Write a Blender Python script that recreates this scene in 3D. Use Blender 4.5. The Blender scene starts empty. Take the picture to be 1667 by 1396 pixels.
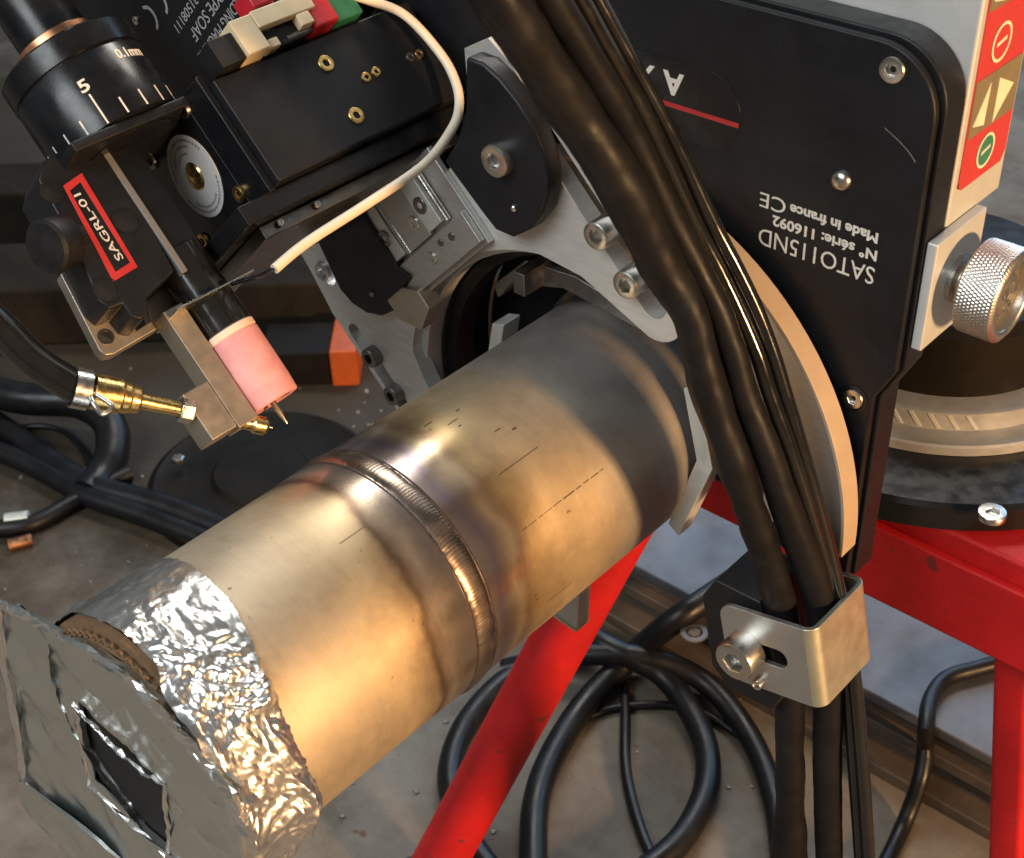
import bpy, bmesh, math, random
from mathutils import Vector, Matrix, noise
random.seed(7)
S = bpy.context.scene
COL = S.collection
mm = 0.001
rad = math.radians

# ------------------------------------------------------------------ camera
cam = bpy.data.cameras.new('camera')
camo = bpy.data.objects.new('camera', cam)
COL.objects.link(camo)
rows = [[0.749354, -0.376512, 0.544709],[0.661556, 0.461085, -0.591391],[-0.028491, 0.803517, 0.594600]]      # columns: right, up, back
camo.matrix_world = Matrix.Translation((0.30403, -0.26629, 0.35891)) @ Matrix(rows).to_4x4()
cam.sensor_fit = 'HORIZONTAL'
cam.sensor_width = 36.0
cam.lens = 36.0 * 2350.0 / 1667.0
cam.clip_start = 0.01
cam.clip_end = 60.0
cam.dof.use_dof = True
cam.dof.focus_distance = 0.56
cam.dof.aperture_fstop = 26.0
S.camera = camo

# ------------------------------------------------------------------ ambient light of the workshop, lamps, exposure
W = bpy.data.worlds.new('World')
S.world = W
W.use_nodes = True
bg = W.node_tree.nodes['Background']
bg.inputs[0].default_value = (0.74, 0.78, 0.77, 1)
bg.inputs[1].default_value = 0.115

def area(name, loc, target, size, size_y, power, color):
    l = bpy.data.lights.new(name, 'AREA')
    l.shape = 'RECTANGLE'
    l.size, l.size_y, l.energy, l.color = size, size_y, power, color
    o = bpy.data.objects.new(name, l)
    COL.objects.link(o)
    o.location = loc
    o.rotation_euler = (Vector(target) - Vector(loc)).to_track_quat('-Z', 'Y').to_euler()
    return o
area('warm_work_lamp', (1.85, 0.02, 0.30), (0, 0.02, 0.0), 0.16, 0.16, 42.0, (1.0, 0.58, 0.26))
area('ceiling_tube_lamp', (-0.60, 1.05, 1.35), (0.0, 0.05, 0.0), 0.9, 0.30, 12.0, (1.0, 0.95, 0.86))
area('back_window', (-0.62, 2.0, 0.78), (0, 0.05, 0.0), 2.4, 0.75, 21.0, (0.38, 0.64, 1.0))
area('front_window', (-0.20, -1.65, 1.65), (0.05, 0.05, 0.0), 1.7, 1.0, 36.0, (0.92, 0.98, 1.0))
S.view_settings.view_transform = 'Standard'
S.view_settings.look = 'None'
S.view_settings.exposure = 0.38
S.view_settings.gamma = 1.0

# ------------------------------------------------------------------ materials
def mat(name, col, metal=0.0, rough=0.5, var=0.18, scale=90.0, rvar=0.12, bump=0.0, bscale=600.0,
        stretch=(1, 1, 1), coat=0.0, col2=None, spec=0.5, speck=0.0, trans=0.0, sscale=1500.0, scol=(0.42, 0.38, 0.33)):
    m = bpy.data.materials.new(name)
    m.use_nodes = True
    nt = m.node_tree
    N, Lk = nt.nodes, nt.links
    b = N['Principled BSDF']
    b.inputs['Metallic'].default_value = metal
    b.inputs['Coat Weight'].default_value = coat
    b.inputs['Coat Roughness'].default_value = 0.08
    b.inputs['Specular IOR Level'].default_value = spec
    b.inputs['Transmission Weight'].default_value = trans
    tc = N.new('ShaderNodeTexCoord')
    mp = N.new('ShaderNodeMapping')
    mp.inputs['Scale'].default_value = stretch
    Lk.new(tc.outputs['Object'], mp.inputs['Vector'])
    n1 = N.new('ShaderNodeTexNoise')
    n1.inputs['Scale'].default_value = scale
    n1.inputs['Detail'].default_value = 6.0
    n1.inputs['Roughness'].default_value = 0.62
    Lk.new(mp.outputs[0], n1.inputs['Vector'])
    r = N.new('ShaderNodeValToRGB')
    c2 = col2 or tuple(min(1, c * (1 + var)) for c in col)
    c1 = tuple(c * (1 - var) for c in col)
    r.color_ramp.elements[0].position = 0.32
    r.color_ramp.elements[1].position = 0.70
    r.color_ramp.elements[0].color = (*c1, 1)
    r.color_ramp.elements[1].color = (*c2, 1)
    Lk.new(n1.outputs['Fac'], r.inputs[0])
    out = r.outputs[0]
    if speck > 0:
        n4 = N.new('ShaderNodeTexNoise')
        n4.inputs['Scale'].default_value = sscale
        n4.inputs['Detail'].default_value = 1.0
        Lk.new(tc.outputs['Object'], n4.inputs['Vector'])
        rr = N.new('ShaderNodeMapRange')
        rr.inputs[1].default_value = 0.70
        rr.inputs[2].default_value = 0.78
        rr.inputs[4].default_value = speck
        Lk.new(n4.outputs['Fac'], rr.inputs[0])
        mx = N.new('ShaderNodeMixRGB')
        mx.inputs[2].default_value = (*scol, 1)
        Lk.new(rr.outputs[0], mx.inputs[0])
        Lk.new(out, mx.inputs[1])
        out = mx.outputs[0]
    Lk.new(out, b.inputs['Base Color'])
    n2 = N.new('ShaderNodeTexNoise')
    n2.inputs['Scale'].default_value = scale * 2.3
    n2.inputs['Detail'].default_value = 5.0
    Lk.new(mp.outputs[0], n2.inputs['Vector'])
    mr = N.new('ShaderNodeMapRange')
    mr.inputs[1].default_value = 0.3
    mr.inputs[2].default_value = 0.7
    mr.inputs[3].default_value = max(0.02, rough - rvar)
    mr.inputs[4].default_value = min(1.0, rough + rvar)
    Lk.new(n2.outputs['Fac'], mr.inputs[0])
    Lk.new(mr.outputs[0], b.inputs['Roughness'])
    if bump > 0:
        n3 = N.new('ShaderNodeTexNoise')
        n3.inputs['Scale'].default_value = bscale
        n3.inputs['Detail'].default_value = 4.0
        Lk.new(mp.outputs[0], n3.inputs['Vector'])
        bp = N.new('ShaderNodeBump')
        bp.inputs['Strength'].default_value = bump
        bp.inputs['Distance'].default_value = 0.0006
        Lk.new(n3.outputs['Fac'], bp.inputs['Height'])
        Lk.new(bp.outputs[0], b.inputs['Normal'])
    return m

K = {}
K['anod'] = mat('black_anodised', (0.0085, 0.0092, 0.0115), 0.0, 0.42, 0.25, 60, 0.08, 0.12, 2500, spec=0.32, speck=0.04)
K['anod2'] = mat('black_gloss', (0.007, 0.0075, 0.009), 0.0, 0.27, 0.2, 60, 0.08, 0.05, 1500, spec=0.4, speck=0.03)
K['plast'] = mat('black_plastic', (0.009, 0.009, 0.010), 0.0, 0.48, 0.25, 80, 0.1, 0.2, 1800, spec=0.35)
K['alu'] = mat('satin_aluminium', (0.58, 0.57, 0.545), 0.5, 0.46, 0.10, 70, 0.06, 0.10, 1400, stretch=(1, 1, 6))
K['alu2'] = mat('brushed_aluminium', (0.50, 0.49, 0.47), 0.8, 0.38, 0.12, 120, 0.08, 0.15, 900, stretch=(1, 1, 14))
K['silver'] = mat('silver_paint', (0.62, 0.64, 0.63), 0.35, 0.42, 0.05, 60, 0.05, 0.08, 2500)
K['steel'] = mat('bright_steel', (0.62, 0.60, 0.56), 1.0, 0.27, 0.12, 160, 0.07, 0.08, 900)
K['dsteel'] = mat('dark_steel', (0.22, 0.21, 0.20), 1.0, 0.34, 0.2, 160, 0.08, 0.08, 900)
K['zinc'] = mat('zinc_warm_lit', (0.56, 0.55, 0.43), 0.85, 0.42, 0.04, 60, 0.05, 0.06, 1400)  # bracket side: warm lamp light put into the colour
K['zinc_shaded'] = mat('zinc_unlit', (0.54, 0.54, 0.52), 0.9, 0.38, 0.04, 60, 0.05, 0.06, 1400)  # same bracket's front: greyer copy for the side away from the lamp
K['brass'] = mat('brass', (0.72, 0.49, 0.19), 1.0, 0.26, 0.2, 140, 0.1, 0.1, 900)
K['pink'] = mat('pink_ceramic', (0.74, 0.30, 0.31), 0.0, 0.55, 0.12, 70, 0.10, 0.12, 1600, col2=(0.82, 0.40, 0.40))
K['pinkrim'] = mat('pale_ceramic', (0.80, 0.62, 0.50), 0.0, 0.6, 0.05)
K['tung'] = mat('tungsten', (0.62, 0.50, 0.38), 1.0, 0.35, 0.15)
K['red'] = mat('red_powder_coat', (0.50, 0.011, 0.013), 0.0, 0.50, 0.22, 24, 0.10, 0.35, 1500, spec=0.35, speck=0.75, sscale=95.0, scol=(0.10, 0.03, 0.025))
K['redp'] = mat('red_foil_label', (0.50, 0.045, 0.045), 0.0, 0.38, 0.05)
K['redl'] = mat('red_print', (0.45, 0.03, 0.03), 0.0, 0.4, 0.08)
K['olive'] = mat('olive_print', (0.20, 0.17, 0.10), 0.0, 0.4, 0.08)
K['green'] = mat('green_print', (0.04, 0.20, 0.13), 0.0, 0.4, 0.08)
K['cream'] = mat('cream_print', (0.80, 0.74, 0.55), 0.0, 0.45, 0.05)
K['white'] = mat('white_print', (0.72, 0.70, 0.64), 0.0, 0.5, 0.12, 400)
K['grey'] = mat('grey_print', (0.38, 0.37, 0.36), 0.0, 0.5, 0.1, 300)
K['label'] = mat('white_label', (0.62, 0.60, 0.58), 0.0, 0.5, 0.05)
K['ink'] = mat('grey_ink', (0.22, 0.21, 0.22), 0.0, 0.6, 0.1)
K['wire'] = mat('cream_sleeve', (0.74, 0.64, 0.50), 0.0, 0.48, 0.07, 160, 0.08, 0.15, 1200)
K['nickel'] = mat('satin_nickel', (0.60, 0.57, 0.52), 1.0, 0.36, 0.08, 160, 0.05)
K['rim'] = mat('matt_ring_rim', (0.47, 0.37, 0.265), 0.15, 0.55, 0.06, 90, 0.05)
K['tint'] = mat('hole_shade_black', (0.012, 0.010, 0.008), 0.0, 0.9, 0.3)  # near black, stands for the shade inside the cap hole
K['scale'] = mat('dull_scale_steel', (0.42, 0.43, 0.44), 0.5, 0.5, 0.15, 60)
K['pvc'] = mat('floor_cable_sheath', (0.007, 0.007, 0.008), 0.0, 0.40, 0.3, 30, 0.1, 0.15, 300, spec=0.35)
K['rub'] = mat('black_rubber', (0.009, 0.009, 0.010), 0.0, 0.46, 0.3, 70, 0.08, 0.10, 500, spec=0.17, speck=0.03)
K['gloss'] = mat('black_pvc', (0.010, 0.010, 0.010), 0.0, 0.14, 0.3, 70, 0.05, 0.05, 300, spec=0.7)
K['conn'] = mat('cream_connector', (0.74, 0.58, 0.36), 0.0, 0.42, 0.08)
K['redc'] = mat('red_plastic', (0.50, 0.02, 0.03), 0.0, 0.32, 0.1)
K['greenc'] = mat('green_plastic', (0.02, 0.14, 0.07), 0.0, 0.4, 0.1)
K['strip'] = mat('grey_strip', (0.19, 0.19, 0.20), 0.3, 0.5, 0.06)
K['jaw'] = mat('pale_aluminium', (0.66, 0.68, 0.64), 0.6, 0.5, 0.05)
K['yoke'] = mat('tan_aluminium', (0.44, 0.38, 0.31), 0.85, 0.46, 0.08, 90, 0.06, 0.15, 1500)
K['card'] = mat('corrugated_card', (0.20, 0.115, 0.055), 0.0, 0.85, 0.25, 200, 0.05, 0.3, 900)
K['orange'] = mat('orange_paint', (0.42, 0.075, 0.012), 0.0, 0.5, 0.15)
K['wood'] = mat('old_timber', (0.018, 0.0135, 0.009), 0.0, 0.85, 0.5, 9, 0.1, 0.6, 60, stretch=(0.25, 3, 1), spec=0.15)
K['dark'] = mat('dark_paint', (0.010, 0.008, 0.006), 0.0, 0.6, 0.4, 30, spec=0.12)
K['girder'] = mat('steel_girder', (0.105, 0.105, 0.115), 0.25, 0.5, 0.4, 14, 0.12, 0.3, 200)
K['girder2'] = mat('rusty_girder_side', (0.11, 0.085, 0.065), 0.3, 0.6, 0.4, 20, 0.1, 0.3, 200)
K['grit'] = mat('grit', (0.22, 0.20, 0.17), 0.2, 0.6, 0.8, 8)
K['copper'] = mat('copper', (0.62, 0.30, 0.16), 1.0, 0.35, 0.15)

def floor_mat():
    m = mat('workshop_floor', (0.180, 0.162, 0.135), 0.0, 0.68, 0.28, 3.2, 0.14, 0.5, 90, spec=0.22)
    nt = m.node_tree
    N, Lk = nt.nodes, nt.links
    b = N['Principled BSDF']
    src = b.inputs['Base Color'].links[0].from_socket
    tc = N.new('ShaderNodeTexCoord')
    n = N.new('ShaderNodeTexNoise')
    n.inputs['Scale'].default_value = 14.0
    n.inputs['Detail'].default_value = 8.0
    n.inputs['Roughness'].default_value = 0.7
    Lk.new(tc.outputs['Object'], n.inputs['Vector'])
    r = N.new('ShaderNodeValToRGB')
    r.color_ramp.elements[0].position = 0.36
    r.color_ramp.elements[0].color = (0.62, 0.55, 0.48, 1)
    r.color_ramp.elements[1].position = 0.62
    r.color_ramp.elements[1].color = (1.05, 1.02, 1.0, 1)
    Lk.new(n.outputs['Fac'], r.inputs[0])
    mx = N.new('ShaderNodeMixRGB')
    mx.blend_type = 'MULTIPLY'
    mx.inputs[0].default_value = 0.9
    Lk.new(src, mx.inputs[1])
    Lk.new(r.outputs[0], mx.inputs[2])
    n2 = N.new('ShaderNodeTexNoise')
    n2.inputs['Scale'].default_value = 55.0
    n2.inputs['Detail'].default_value = 2.0
    Lk.new(tc.outputs['Object'], n2.inputs['Vector'])
    mr = N.new('ShaderNodeMapRange')
    mr.inputs[1].default_value = 0.70
    mr.inputs[2].default_value = 0.76
    Lk.new(n2.outputs['Fac'], mr.inputs[0])
    m2 = N.new('ShaderNodeMixRGB')
    m2.inputs[2].default_value = (0.13, 0.075, 0.045, 1)
    Lk.new(mr.outputs[0], m2.inputs[0])
    Lk.new(mx.outputs[0], m2.inputs[1])
    # background shade painted into the floor colour, deepest at far left
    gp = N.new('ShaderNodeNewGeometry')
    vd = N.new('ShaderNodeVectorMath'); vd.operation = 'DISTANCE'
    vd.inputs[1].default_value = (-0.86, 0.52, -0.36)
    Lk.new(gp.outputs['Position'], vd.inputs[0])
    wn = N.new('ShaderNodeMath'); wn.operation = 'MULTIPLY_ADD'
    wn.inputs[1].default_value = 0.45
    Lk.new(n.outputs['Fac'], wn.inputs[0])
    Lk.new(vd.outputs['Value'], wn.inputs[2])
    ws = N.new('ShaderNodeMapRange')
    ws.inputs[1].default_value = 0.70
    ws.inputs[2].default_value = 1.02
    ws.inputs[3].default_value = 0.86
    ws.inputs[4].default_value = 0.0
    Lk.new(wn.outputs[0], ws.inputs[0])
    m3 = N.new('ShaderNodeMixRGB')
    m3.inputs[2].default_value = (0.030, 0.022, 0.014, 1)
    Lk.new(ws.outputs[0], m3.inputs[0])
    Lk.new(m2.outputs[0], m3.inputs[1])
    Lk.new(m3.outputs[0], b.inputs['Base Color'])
    return m
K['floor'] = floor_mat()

def pipe_mat():
    """Stainless tube: heat tint in bands either side of the weld, painted shade toward the head, drawn and polished grain round the axis."""
    m = bpy.data.materials.new('heat_tinted_stainless')
    m.use_nodes = True
    nt = m.node_tree
    N, Lk = nt.nodes, nt.links
    b = N['Principled BSDF']
    b.inputs['Metallic'].default_value = 0.80
    geo = N.new('ShaderNodeNewGeometry')
    sep = N.new('ShaderNodeSeparateXYZ')
    Lk.new(geo.outputs['Position'], sep.inputs[0])
    n = N.new('ShaderNodeTexNoise')
    n.inputs['Scale'].default_value = 26.0
    n.inputs['Detail'].default_value = 4.0
    Lk.new(geo.outputs['Position'], n.inputs['Vector'])
    # wavy distance from the weld
    off = N.new('ShaderNodeMath'); off.operation = 'MULTIPLY_ADD'
    off.inputs[1].default_value = 0.022
    off.inputs[2].default_value = -0.011
    Lk.new(n.outputs['Fac'], off.inputs[0])
    ad = N.new('ShaderNodeMath'); ad.operation = 'ADD'
    Lk.new(sep.outputs['Y'], ad.inputs[0])
    Lk.new(off.outputs[0], ad.inputs[1])
    mr = N.new('ShaderNodeMapRange')
    mr.inputs[1].default_value = -0.130
    mr.inputs[2].default_value = 0.130
    Lk.new(ad.outputs[0], mr.inputs[0])
    r = N.new('ShaderNodeValToRGB')
    cr = r.color_ramp
    def stop(ymm, c):
        e = cr.elements.new((ymm + 130.0) / 260.0)
        e.color = (*c, 1)
    base = (0.55, 0.50, 0.42)
    cr.elements[0].color = (*base, 1)
    cr.elements[1].color = (0.30, 0.285, 0.27, 1)
    stop(-60, (0.57, 0.49, 0.37)); stop(-38, (0.61, 0.50, 0.33)); stop(-31, (0.50, 0.38, 0.24)); stop(-28, (0.15, 0.10, 0.07))
    stop(-25.5, (0.36, 0.28, 0.22)); stop(-22, (0.54, 0.46, 0.37)); stop(-16.5, (0.34, 0.29, 0.26)); stop(-14.5, (0.28, 0.25, 0.24)); stop(0, (0.27, 0.23, 0.23))
    stop(4, (0.20, 0.17, 0.21)); stop(8, (0.30, 0.24, 0.20)); stop(12, (0.54, 0.43, 0.30)); stop(16, (0.40, 0.28, 0.17)); stop(22, (0.62, 0.46, 0.25)); stop(34, (0.59, 0.47, 0.30)); stop(60, (0.57, 0.47, 0.34))
    stop(74, (0.44, 0.41, 0.37)); stop(88, (0.36, 0.34, 0.33))  # shadow of the hoses and head put into the pipe colour
    Lk.new(mr.outputs[0], r.inputs[0])
    # fine grain, stretched round the tube
    mp = N.new('ShaderNodeMapping')
    mp.inputs['Scale'].default_value = (30, 900, 30)
    Lk.new(geo.outputs['Position'], mp.inputs['Vector'])
    g = N.new('ShaderNodeTexNoise')
    g.inputs['Scale'].default_value = 1.0
    g.inputs['Detail'].default_value = 5.0
    Lk.new(mp.outputs[0], g.inputs['Vector'])
    g2 = N.new('ShaderNodeTexNoise')
    g2.inputs['Scale'].default_value = 60.0
    g2.inputs['Detail'].default_value = 7.0
    g2.inputs['Roughness'].default_value = 0.7
    Lk.new(geo.outputs['Position'], g2.inputs['Vector'])
    rr = N.new('ShaderNodeValToRGB')
    rr.color_ramp.elements[0].position = 0.30
    rr.color_ramp.elements[0].color = (0.86, 0.83, 0.80, 1)
    rr.color_ramp.elements[1].position = 0.62
    rr.color_ramp.elements[1].color = (1.08, 1.06, 1.03, 1)
    Lk.new(g2.outputs['Fac'], rr.inputs[0])
    mx = N.new('ShaderNodeMixRGB'); mx.blend_type = 'MULTIPLY'
    mx.inputs[0].default_value = 0.8
    Lk.new(r.outputs[0], mx.inputs[1])
    Lk.new(rr.outputs[0], mx.inputs[2])
    gs = N.new('ShaderNodeValToRGB')
    gs.color_ramp.elements[0].position = 0.34
    gs.color_ramp.elements[0].color = (0.80, 0.79, 0.78, 1)
    gs.color_ramp.elements[1].position = 0.66
    gs.color_ramp.elements[1].color = (1.04, 1.04, 1.03, 1)
    Lk.new(g.outputs['Fac'], gs.inputs[0])
    mxg = N.new('ShaderNodeMixRGB'); mxg.blend_type = 'MULTIPLY'
    mxg.inputs[0].default_value = 0.20
    Lk.new(mx.outputs[0], mxg.inputs[1])
    Lk.new(gs.outputs[0], mxg.inputs[2])
    mx = mxg
    # smoky stains, strongest near the weld
    ns = N.new('ShaderNodeTexNoise')
    ns.inputs['Scale'].default_value = 21.0
    ns.inputs['Detail'].default_value = 6.0
    ns.inputs['Roughness'].default_value = 0.6
    Lk.new(geo.outputs['Position'], ns.inputs['Vector'])
    ms = N.new('ShaderNodeMapRange')
    ms.inputs[1].default_value = 0.50
    ms.inputs[2].default_value = 0.68
    ms.inputs[4].default_value = 0.62
    Lk.new(ns.outputs['Fac'], ms.inputs[0])
    aw = N.new('ShaderNodeMath'); aw.operation = 'ABSOLUTE'
    Lk.new(sep.outputs['Y'], aw.inputs[0])
    mw = N.new('ShaderNodeMapRange')
    mw.inputs[1].default_value = 0.025
    mw.inputs[2].default_value = 0.065
    mw.inputs[3].default_value = 1.0
    mw.inputs[4].default_value = 0.30
    Lk.new(aw.outputs[0], mw.inputs[0])
    mu = N.new('ShaderNodeMath'); mu.operation = 'MULTIPLY'
    Lk.new(ms.outputs[0], mu.inputs[0])
    Lk.new(mw.outputs[0], mu.inputs[1])
    mxs = N.new('ShaderNodeMixRGB')
    mxs.inputs[2].default_value = (0.19, 0.135, 0.085, 1)
    Lk.new(mu.outputs[0], mxs.inputs[0])
    Lk.new(mx.outputs[0], mxs.inputs[1])
    mx = mxs
    # small dark pits and soot specks
    n5 = N.new('ShaderNodeTexNoise')
    n5.inputs['Scale'].default_value = 170.0
    n5.inputs['Detail'].default_value = 2.0
    Lk.new(geo.outputs['Position'], n5.inputs['Vector'])
    m5 = N.new('ShaderNodeMapRange')
    m5.inputs[1].default_value = 0.735
    m5.inputs[2].default_value = 0.77
    m5.inputs[4].default_value = 0.7
    Lk.new(n5.outputs['Fac'], m5.inputs[0])
    mx2 = N.new('ShaderNodeMixRGB')
    mx2.inputs[2].default_value = (0.10, 0.08, 0.06, 1)
    Lk.new(m5.outputs[0], mx2.inputs[0])
    Lk.new(mx.outputs[0], mx2.inputs[1])
    Lk.new(mx2.outputs[0], b.inputs['Base Color'])
    # near the weld the skin is smooth and glassy, elsewhere matt
    ab = N.new('ShaderNodeMath'); ab.operation = 'ABSOLUTE'
    ad2 = N.new('ShaderNodeMath'); ad2.operation = 'ADD'
    ad2.inputs[1].default_value = 0.004
    Lk.new(ad.outputs[0], ad2.inputs[0])
    Lk.new(ad2.outputs[0], ab.inputs[0])
    mr3 = N.new('ShaderNodeMapRange')
    mr3.inputs[1].default_value = 0.018
    mr3.inputs[2].default_value = 0.040
    mr3.inputs[3].default_value = 0.24
    mr3.inputs[4].default_value = 0.56
    Lk.new(ab.outputs[0], mr3.inputs[0])
    ra = N.new('ShaderNodeMath'); ra.operation = 'MULTIPLY_ADD'
    ra.inputs[1].default_value = 0.16
    Lk.new(g2.outputs['Fac'], ra.inputs[0])
    sb = N.new('ShaderNodeMath'); sb.operation = 'SUBTRACT'
    sb.inputs[1].default_value = 0.08
    Lk.new(mr3.outputs[0], sb.inputs[0])
    Lk.new(sb.outputs[0], ra.inputs[2])
    Lk.new(ra.outputs[0], b.inputs['Roughness'])
    bp = N.new('ShaderNodeBump')
    bp.inputs['Strength'].default_value = 0.05
    bp.inputs['Distance'].default_value = 0.0004
    Lk.new(g.outputs['Fac'], bp.inputs['Height'])
    Lk.new(bp.outputs[0], b.inputs['Normal'])
    return m
K['pipe'] = pipe_mat()

def foil_mat(name, col, rough, strength, scale):
    m = bpy.data.materials.new(name)
    m.use_nodes = True
    nt = m.node_tree
    N, Lk = nt.nodes, nt.links
    b = N['Principled BSDF']
    b.inputs['Metallic'].default_value = 1.0
    b.inputs['Base Color'].default_value = (*col, 1)
    b.inputs['Roughness'].default_value = rough
    tc = N.new('ShaderNodeTexCoord')
    v = N.new('ShaderNodeTexVoronoi')
    v.feature = 'F1'
    v.inputs['Scale'].default_value = scale
    n = N.new('ShaderNodeTexNoise')
    n.inputs['Scale'].default_value = scale * 0.6
    n.inputs['Detail'].default_value = 3.0
    dm = N.new('ShaderNodeMixRGB')
    dm.inputs[0].default_value = 0.10
    Lk.new(tc.outputs['Object'], n.inputs['Vector'])
    Lk.new(tc.outputs['Object'], dm.inputs[1])
    Lk.new(n.outputs['Color'], dm.inputs[2])
    Lk.new(dm.outputs[0], v.inputs['Vector'])
    bp = N.new('ShaderNodeBump')
    bp.inputs['Strength'].default_value = strength
    bp.inputs['Distance'].default_value = 0.0012
    Lk.new(v.outputs['Distance'], bp.inputs['Height'])
    Lk.new(bp.outputs[0], b.inputs['Normal'])
    return m
K['foil'] = foil_mat('crumpled_foil', (0.96, 0.96, 0.95), 0.29, 0.07, 110)
K['foilflat'] = foil_mat('smooth_foil', (0.80, 0.84, 0.83), 0.28, 0.12, 26)

# ------------------------------------------------------------------ mesh helpers (all numbers in millimetres)
I4 = Matrix.Identity(4)
HEAD = Matrix.Rotation(rad(-45), 4, 'Y')     # head frame: x = sideways, y = along pipe, z = outward from pipe

class MB:
    def __init__(s):
        s.bm = bmesh.new()
    def box(s, x0, x1, y0, y1, z0, z1):
        v = [s.bm.verts.new((x, y, z)) for x in (x0, x1) for y in (y0, y1) for z in (z0, z1)]
        for f in ((0, 1, 3, 2), (4, 6, 7, 5), (0, 4, 5, 1), (2, 3, 7, 6), (0, 2, 6, 4), (1, 5, 7, 3)):
            s.bm.faces.new([v[i] for i in f])
        return s
    def lathe(s, prof, p0=(0, 0, 0), axis=(0, 0, 1), seg=32, a0=0.0, a1=360.0, rfun=None):
        q = Vector(axis).normalized().to_track_quat('Z', 'Y').to_matrix()
        p0 = Vector(p0)
        full = abs(a1 - a0) >= 359.9
        n = seg if full else seg + 1
        rings = []
        for r, h in prof:
            if r < 1e-6:
                rings.append([s.bm.verts.new(p0 + q @ Vector((0, 0, h)))])
                continue
            ring = []
            for i in range(n):
                a = rad(a0 + (a1 - a0) * i / seg)
                k = rfun(a, h, r) if rfun else r
                ring.append(s.bm.verts.new(p0 + q @ Vector((k * math.cos(a), k * math.sin(a), h))))
            rings.append(ring)
        for A, B in zip(rings, rings[1:]):
            for i in range(seg):
                j = (i + 1) % n
                if len(A) == 1 and len(B) == 1:
                    continue
                if len(A) == 1:
                    s.bm.faces.new((A[0], B[i], B[j]))
                elif len(B) == 1:
                    s.bm.faces.new((A[i], A[j], B[0]))
                else:
                    s.bm.faces.new((A[i], A[j], B[j], B[i]))
        return s
    def cyl(s, p0, p1, r, seg=32, ch=0.0):
        p0, p1 = Vector(p0), Vector(p1)
        L = (p1 - p0).length
        c = ch
        prof = [(0, 0), (r - c, 0)] + ([(r, c), (r, L - c)] if c else [(r, L)]) + [(r - c, L), (0, L)]
        if not c:
            prof = [(0, 0), (r, 0), (r, L), (0, L)]
        return s.lathe(prof, p0, p1 - p0, seg)
    def prism(s, poly, d0, d1, holes=(), plane='xz'):
        def P(a, b, d):
            return {'xz': (a, d, b), 'yz': (d, a, b), 'xy': (a, b, d)}[plane]
        loops = [list(poly)] + [list(h) for h in holes]
        ends = []
        for d in (d0, d1):
            E, VV = [], []
            for lp in loops:
                vs = [s.bm.verts.new(P(a, b, d)) for a, b in lp]
                VV.append(vs)
                for i in range(len(vs)):
                    E.append(s.bm.edges.new((vs[i], vs[(i + 1) % len(vs)])))
            if len(loops) == 1:
                s.bm.faces.new(VV[0])
            else:
                bmesh.ops.triangle_fill(s.bm, use_beauty=True, use_dissolve=False, edges=E)
            ends.append(VV)
        for la, lb in zip(*ends):
            for i in range(len(la)):
                j = (i + 1) % len(la)
                s.bm.faces.new((la[i], la[j], lb[j], lb[i]))
        return s
    def tube(s, pts, r, seg=16, step=3.0, rf=None, cap=True, jit=0.0):
        P = smooth_path([Vector(p) for p in pts], step)
        n = len(P)
        up = Vector((0.13, 0.31, 0.94))
        prev = None
        rings = []
        for i, p in enumerate(P):
            t = (P[min(i + 1, n - 1)] - P[max(i - 1, 0)]).normalized()
            a = (prev if prev is not None else t.cross(up))
            a = (a - t * a.dot(t)).normalized()
            prev = a
            b = t.cross(a)
            rr = rf(i / (n - 1)) if rf else r
            ring = []
            for k in range(seg):
                d = a * math.cos(2 * math.pi * k / seg) + b * math.sin(2 * math.pi * k / seg)
                q = p + d * rr
                j = jit * (noise.noise(q * 0.055) + 0.55 * noise.noise(q * 0.16 + Vector((3, 1, 2)))) if jit else 0.0
                ring.append(s.bm.verts.new(q + d * j))
            rings.append(ring)
        for A, B in zip(rings, rings[1:]):
            for i in range(seg):
                j = (i + 1) % seg
                s.bm.faces.new((A[i], A[j], B[j], B[i]))
        if cap:
            s.bm.faces.new(rings[0][::-1])
            s.bm.faces.new(rings[-1])
        return s

def smooth_path(P, step):
    if len(P) < 3:
        n = max(1, int((P[1] - P[0]).length / step))
        return [P[0].lerp(P[1], i / n) for i in range(n + 1)]
    out = []
    for i in range(len(P) - 1):
        p0, p1, p2, p3 = P[max(i - 1, 0)], P[i], P[i + 1], P[min(i + 2, len(P) - 1)]
        n = max(2, int((p2 - p1).length / step))
        for k in range(n):
            t = k / n
            out.append(0.5 * ((2 * p1) + (p2 - p0) * t + (2 * p0 - 5 * p1 + 4 * p2 - p3) * t * t + (3 * p1 - p0 - 3 * p2 + p3) * t ** 3))
    out.append(P[-1])
    return out

PW = {}                    # where each object stands
def link(o, parent):
    COL.objects.link(o)
    if parent is not None:
        o.parent = parent
        o.matrix_parent_inverse = PW[parent.name].inverted()
    return o

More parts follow.
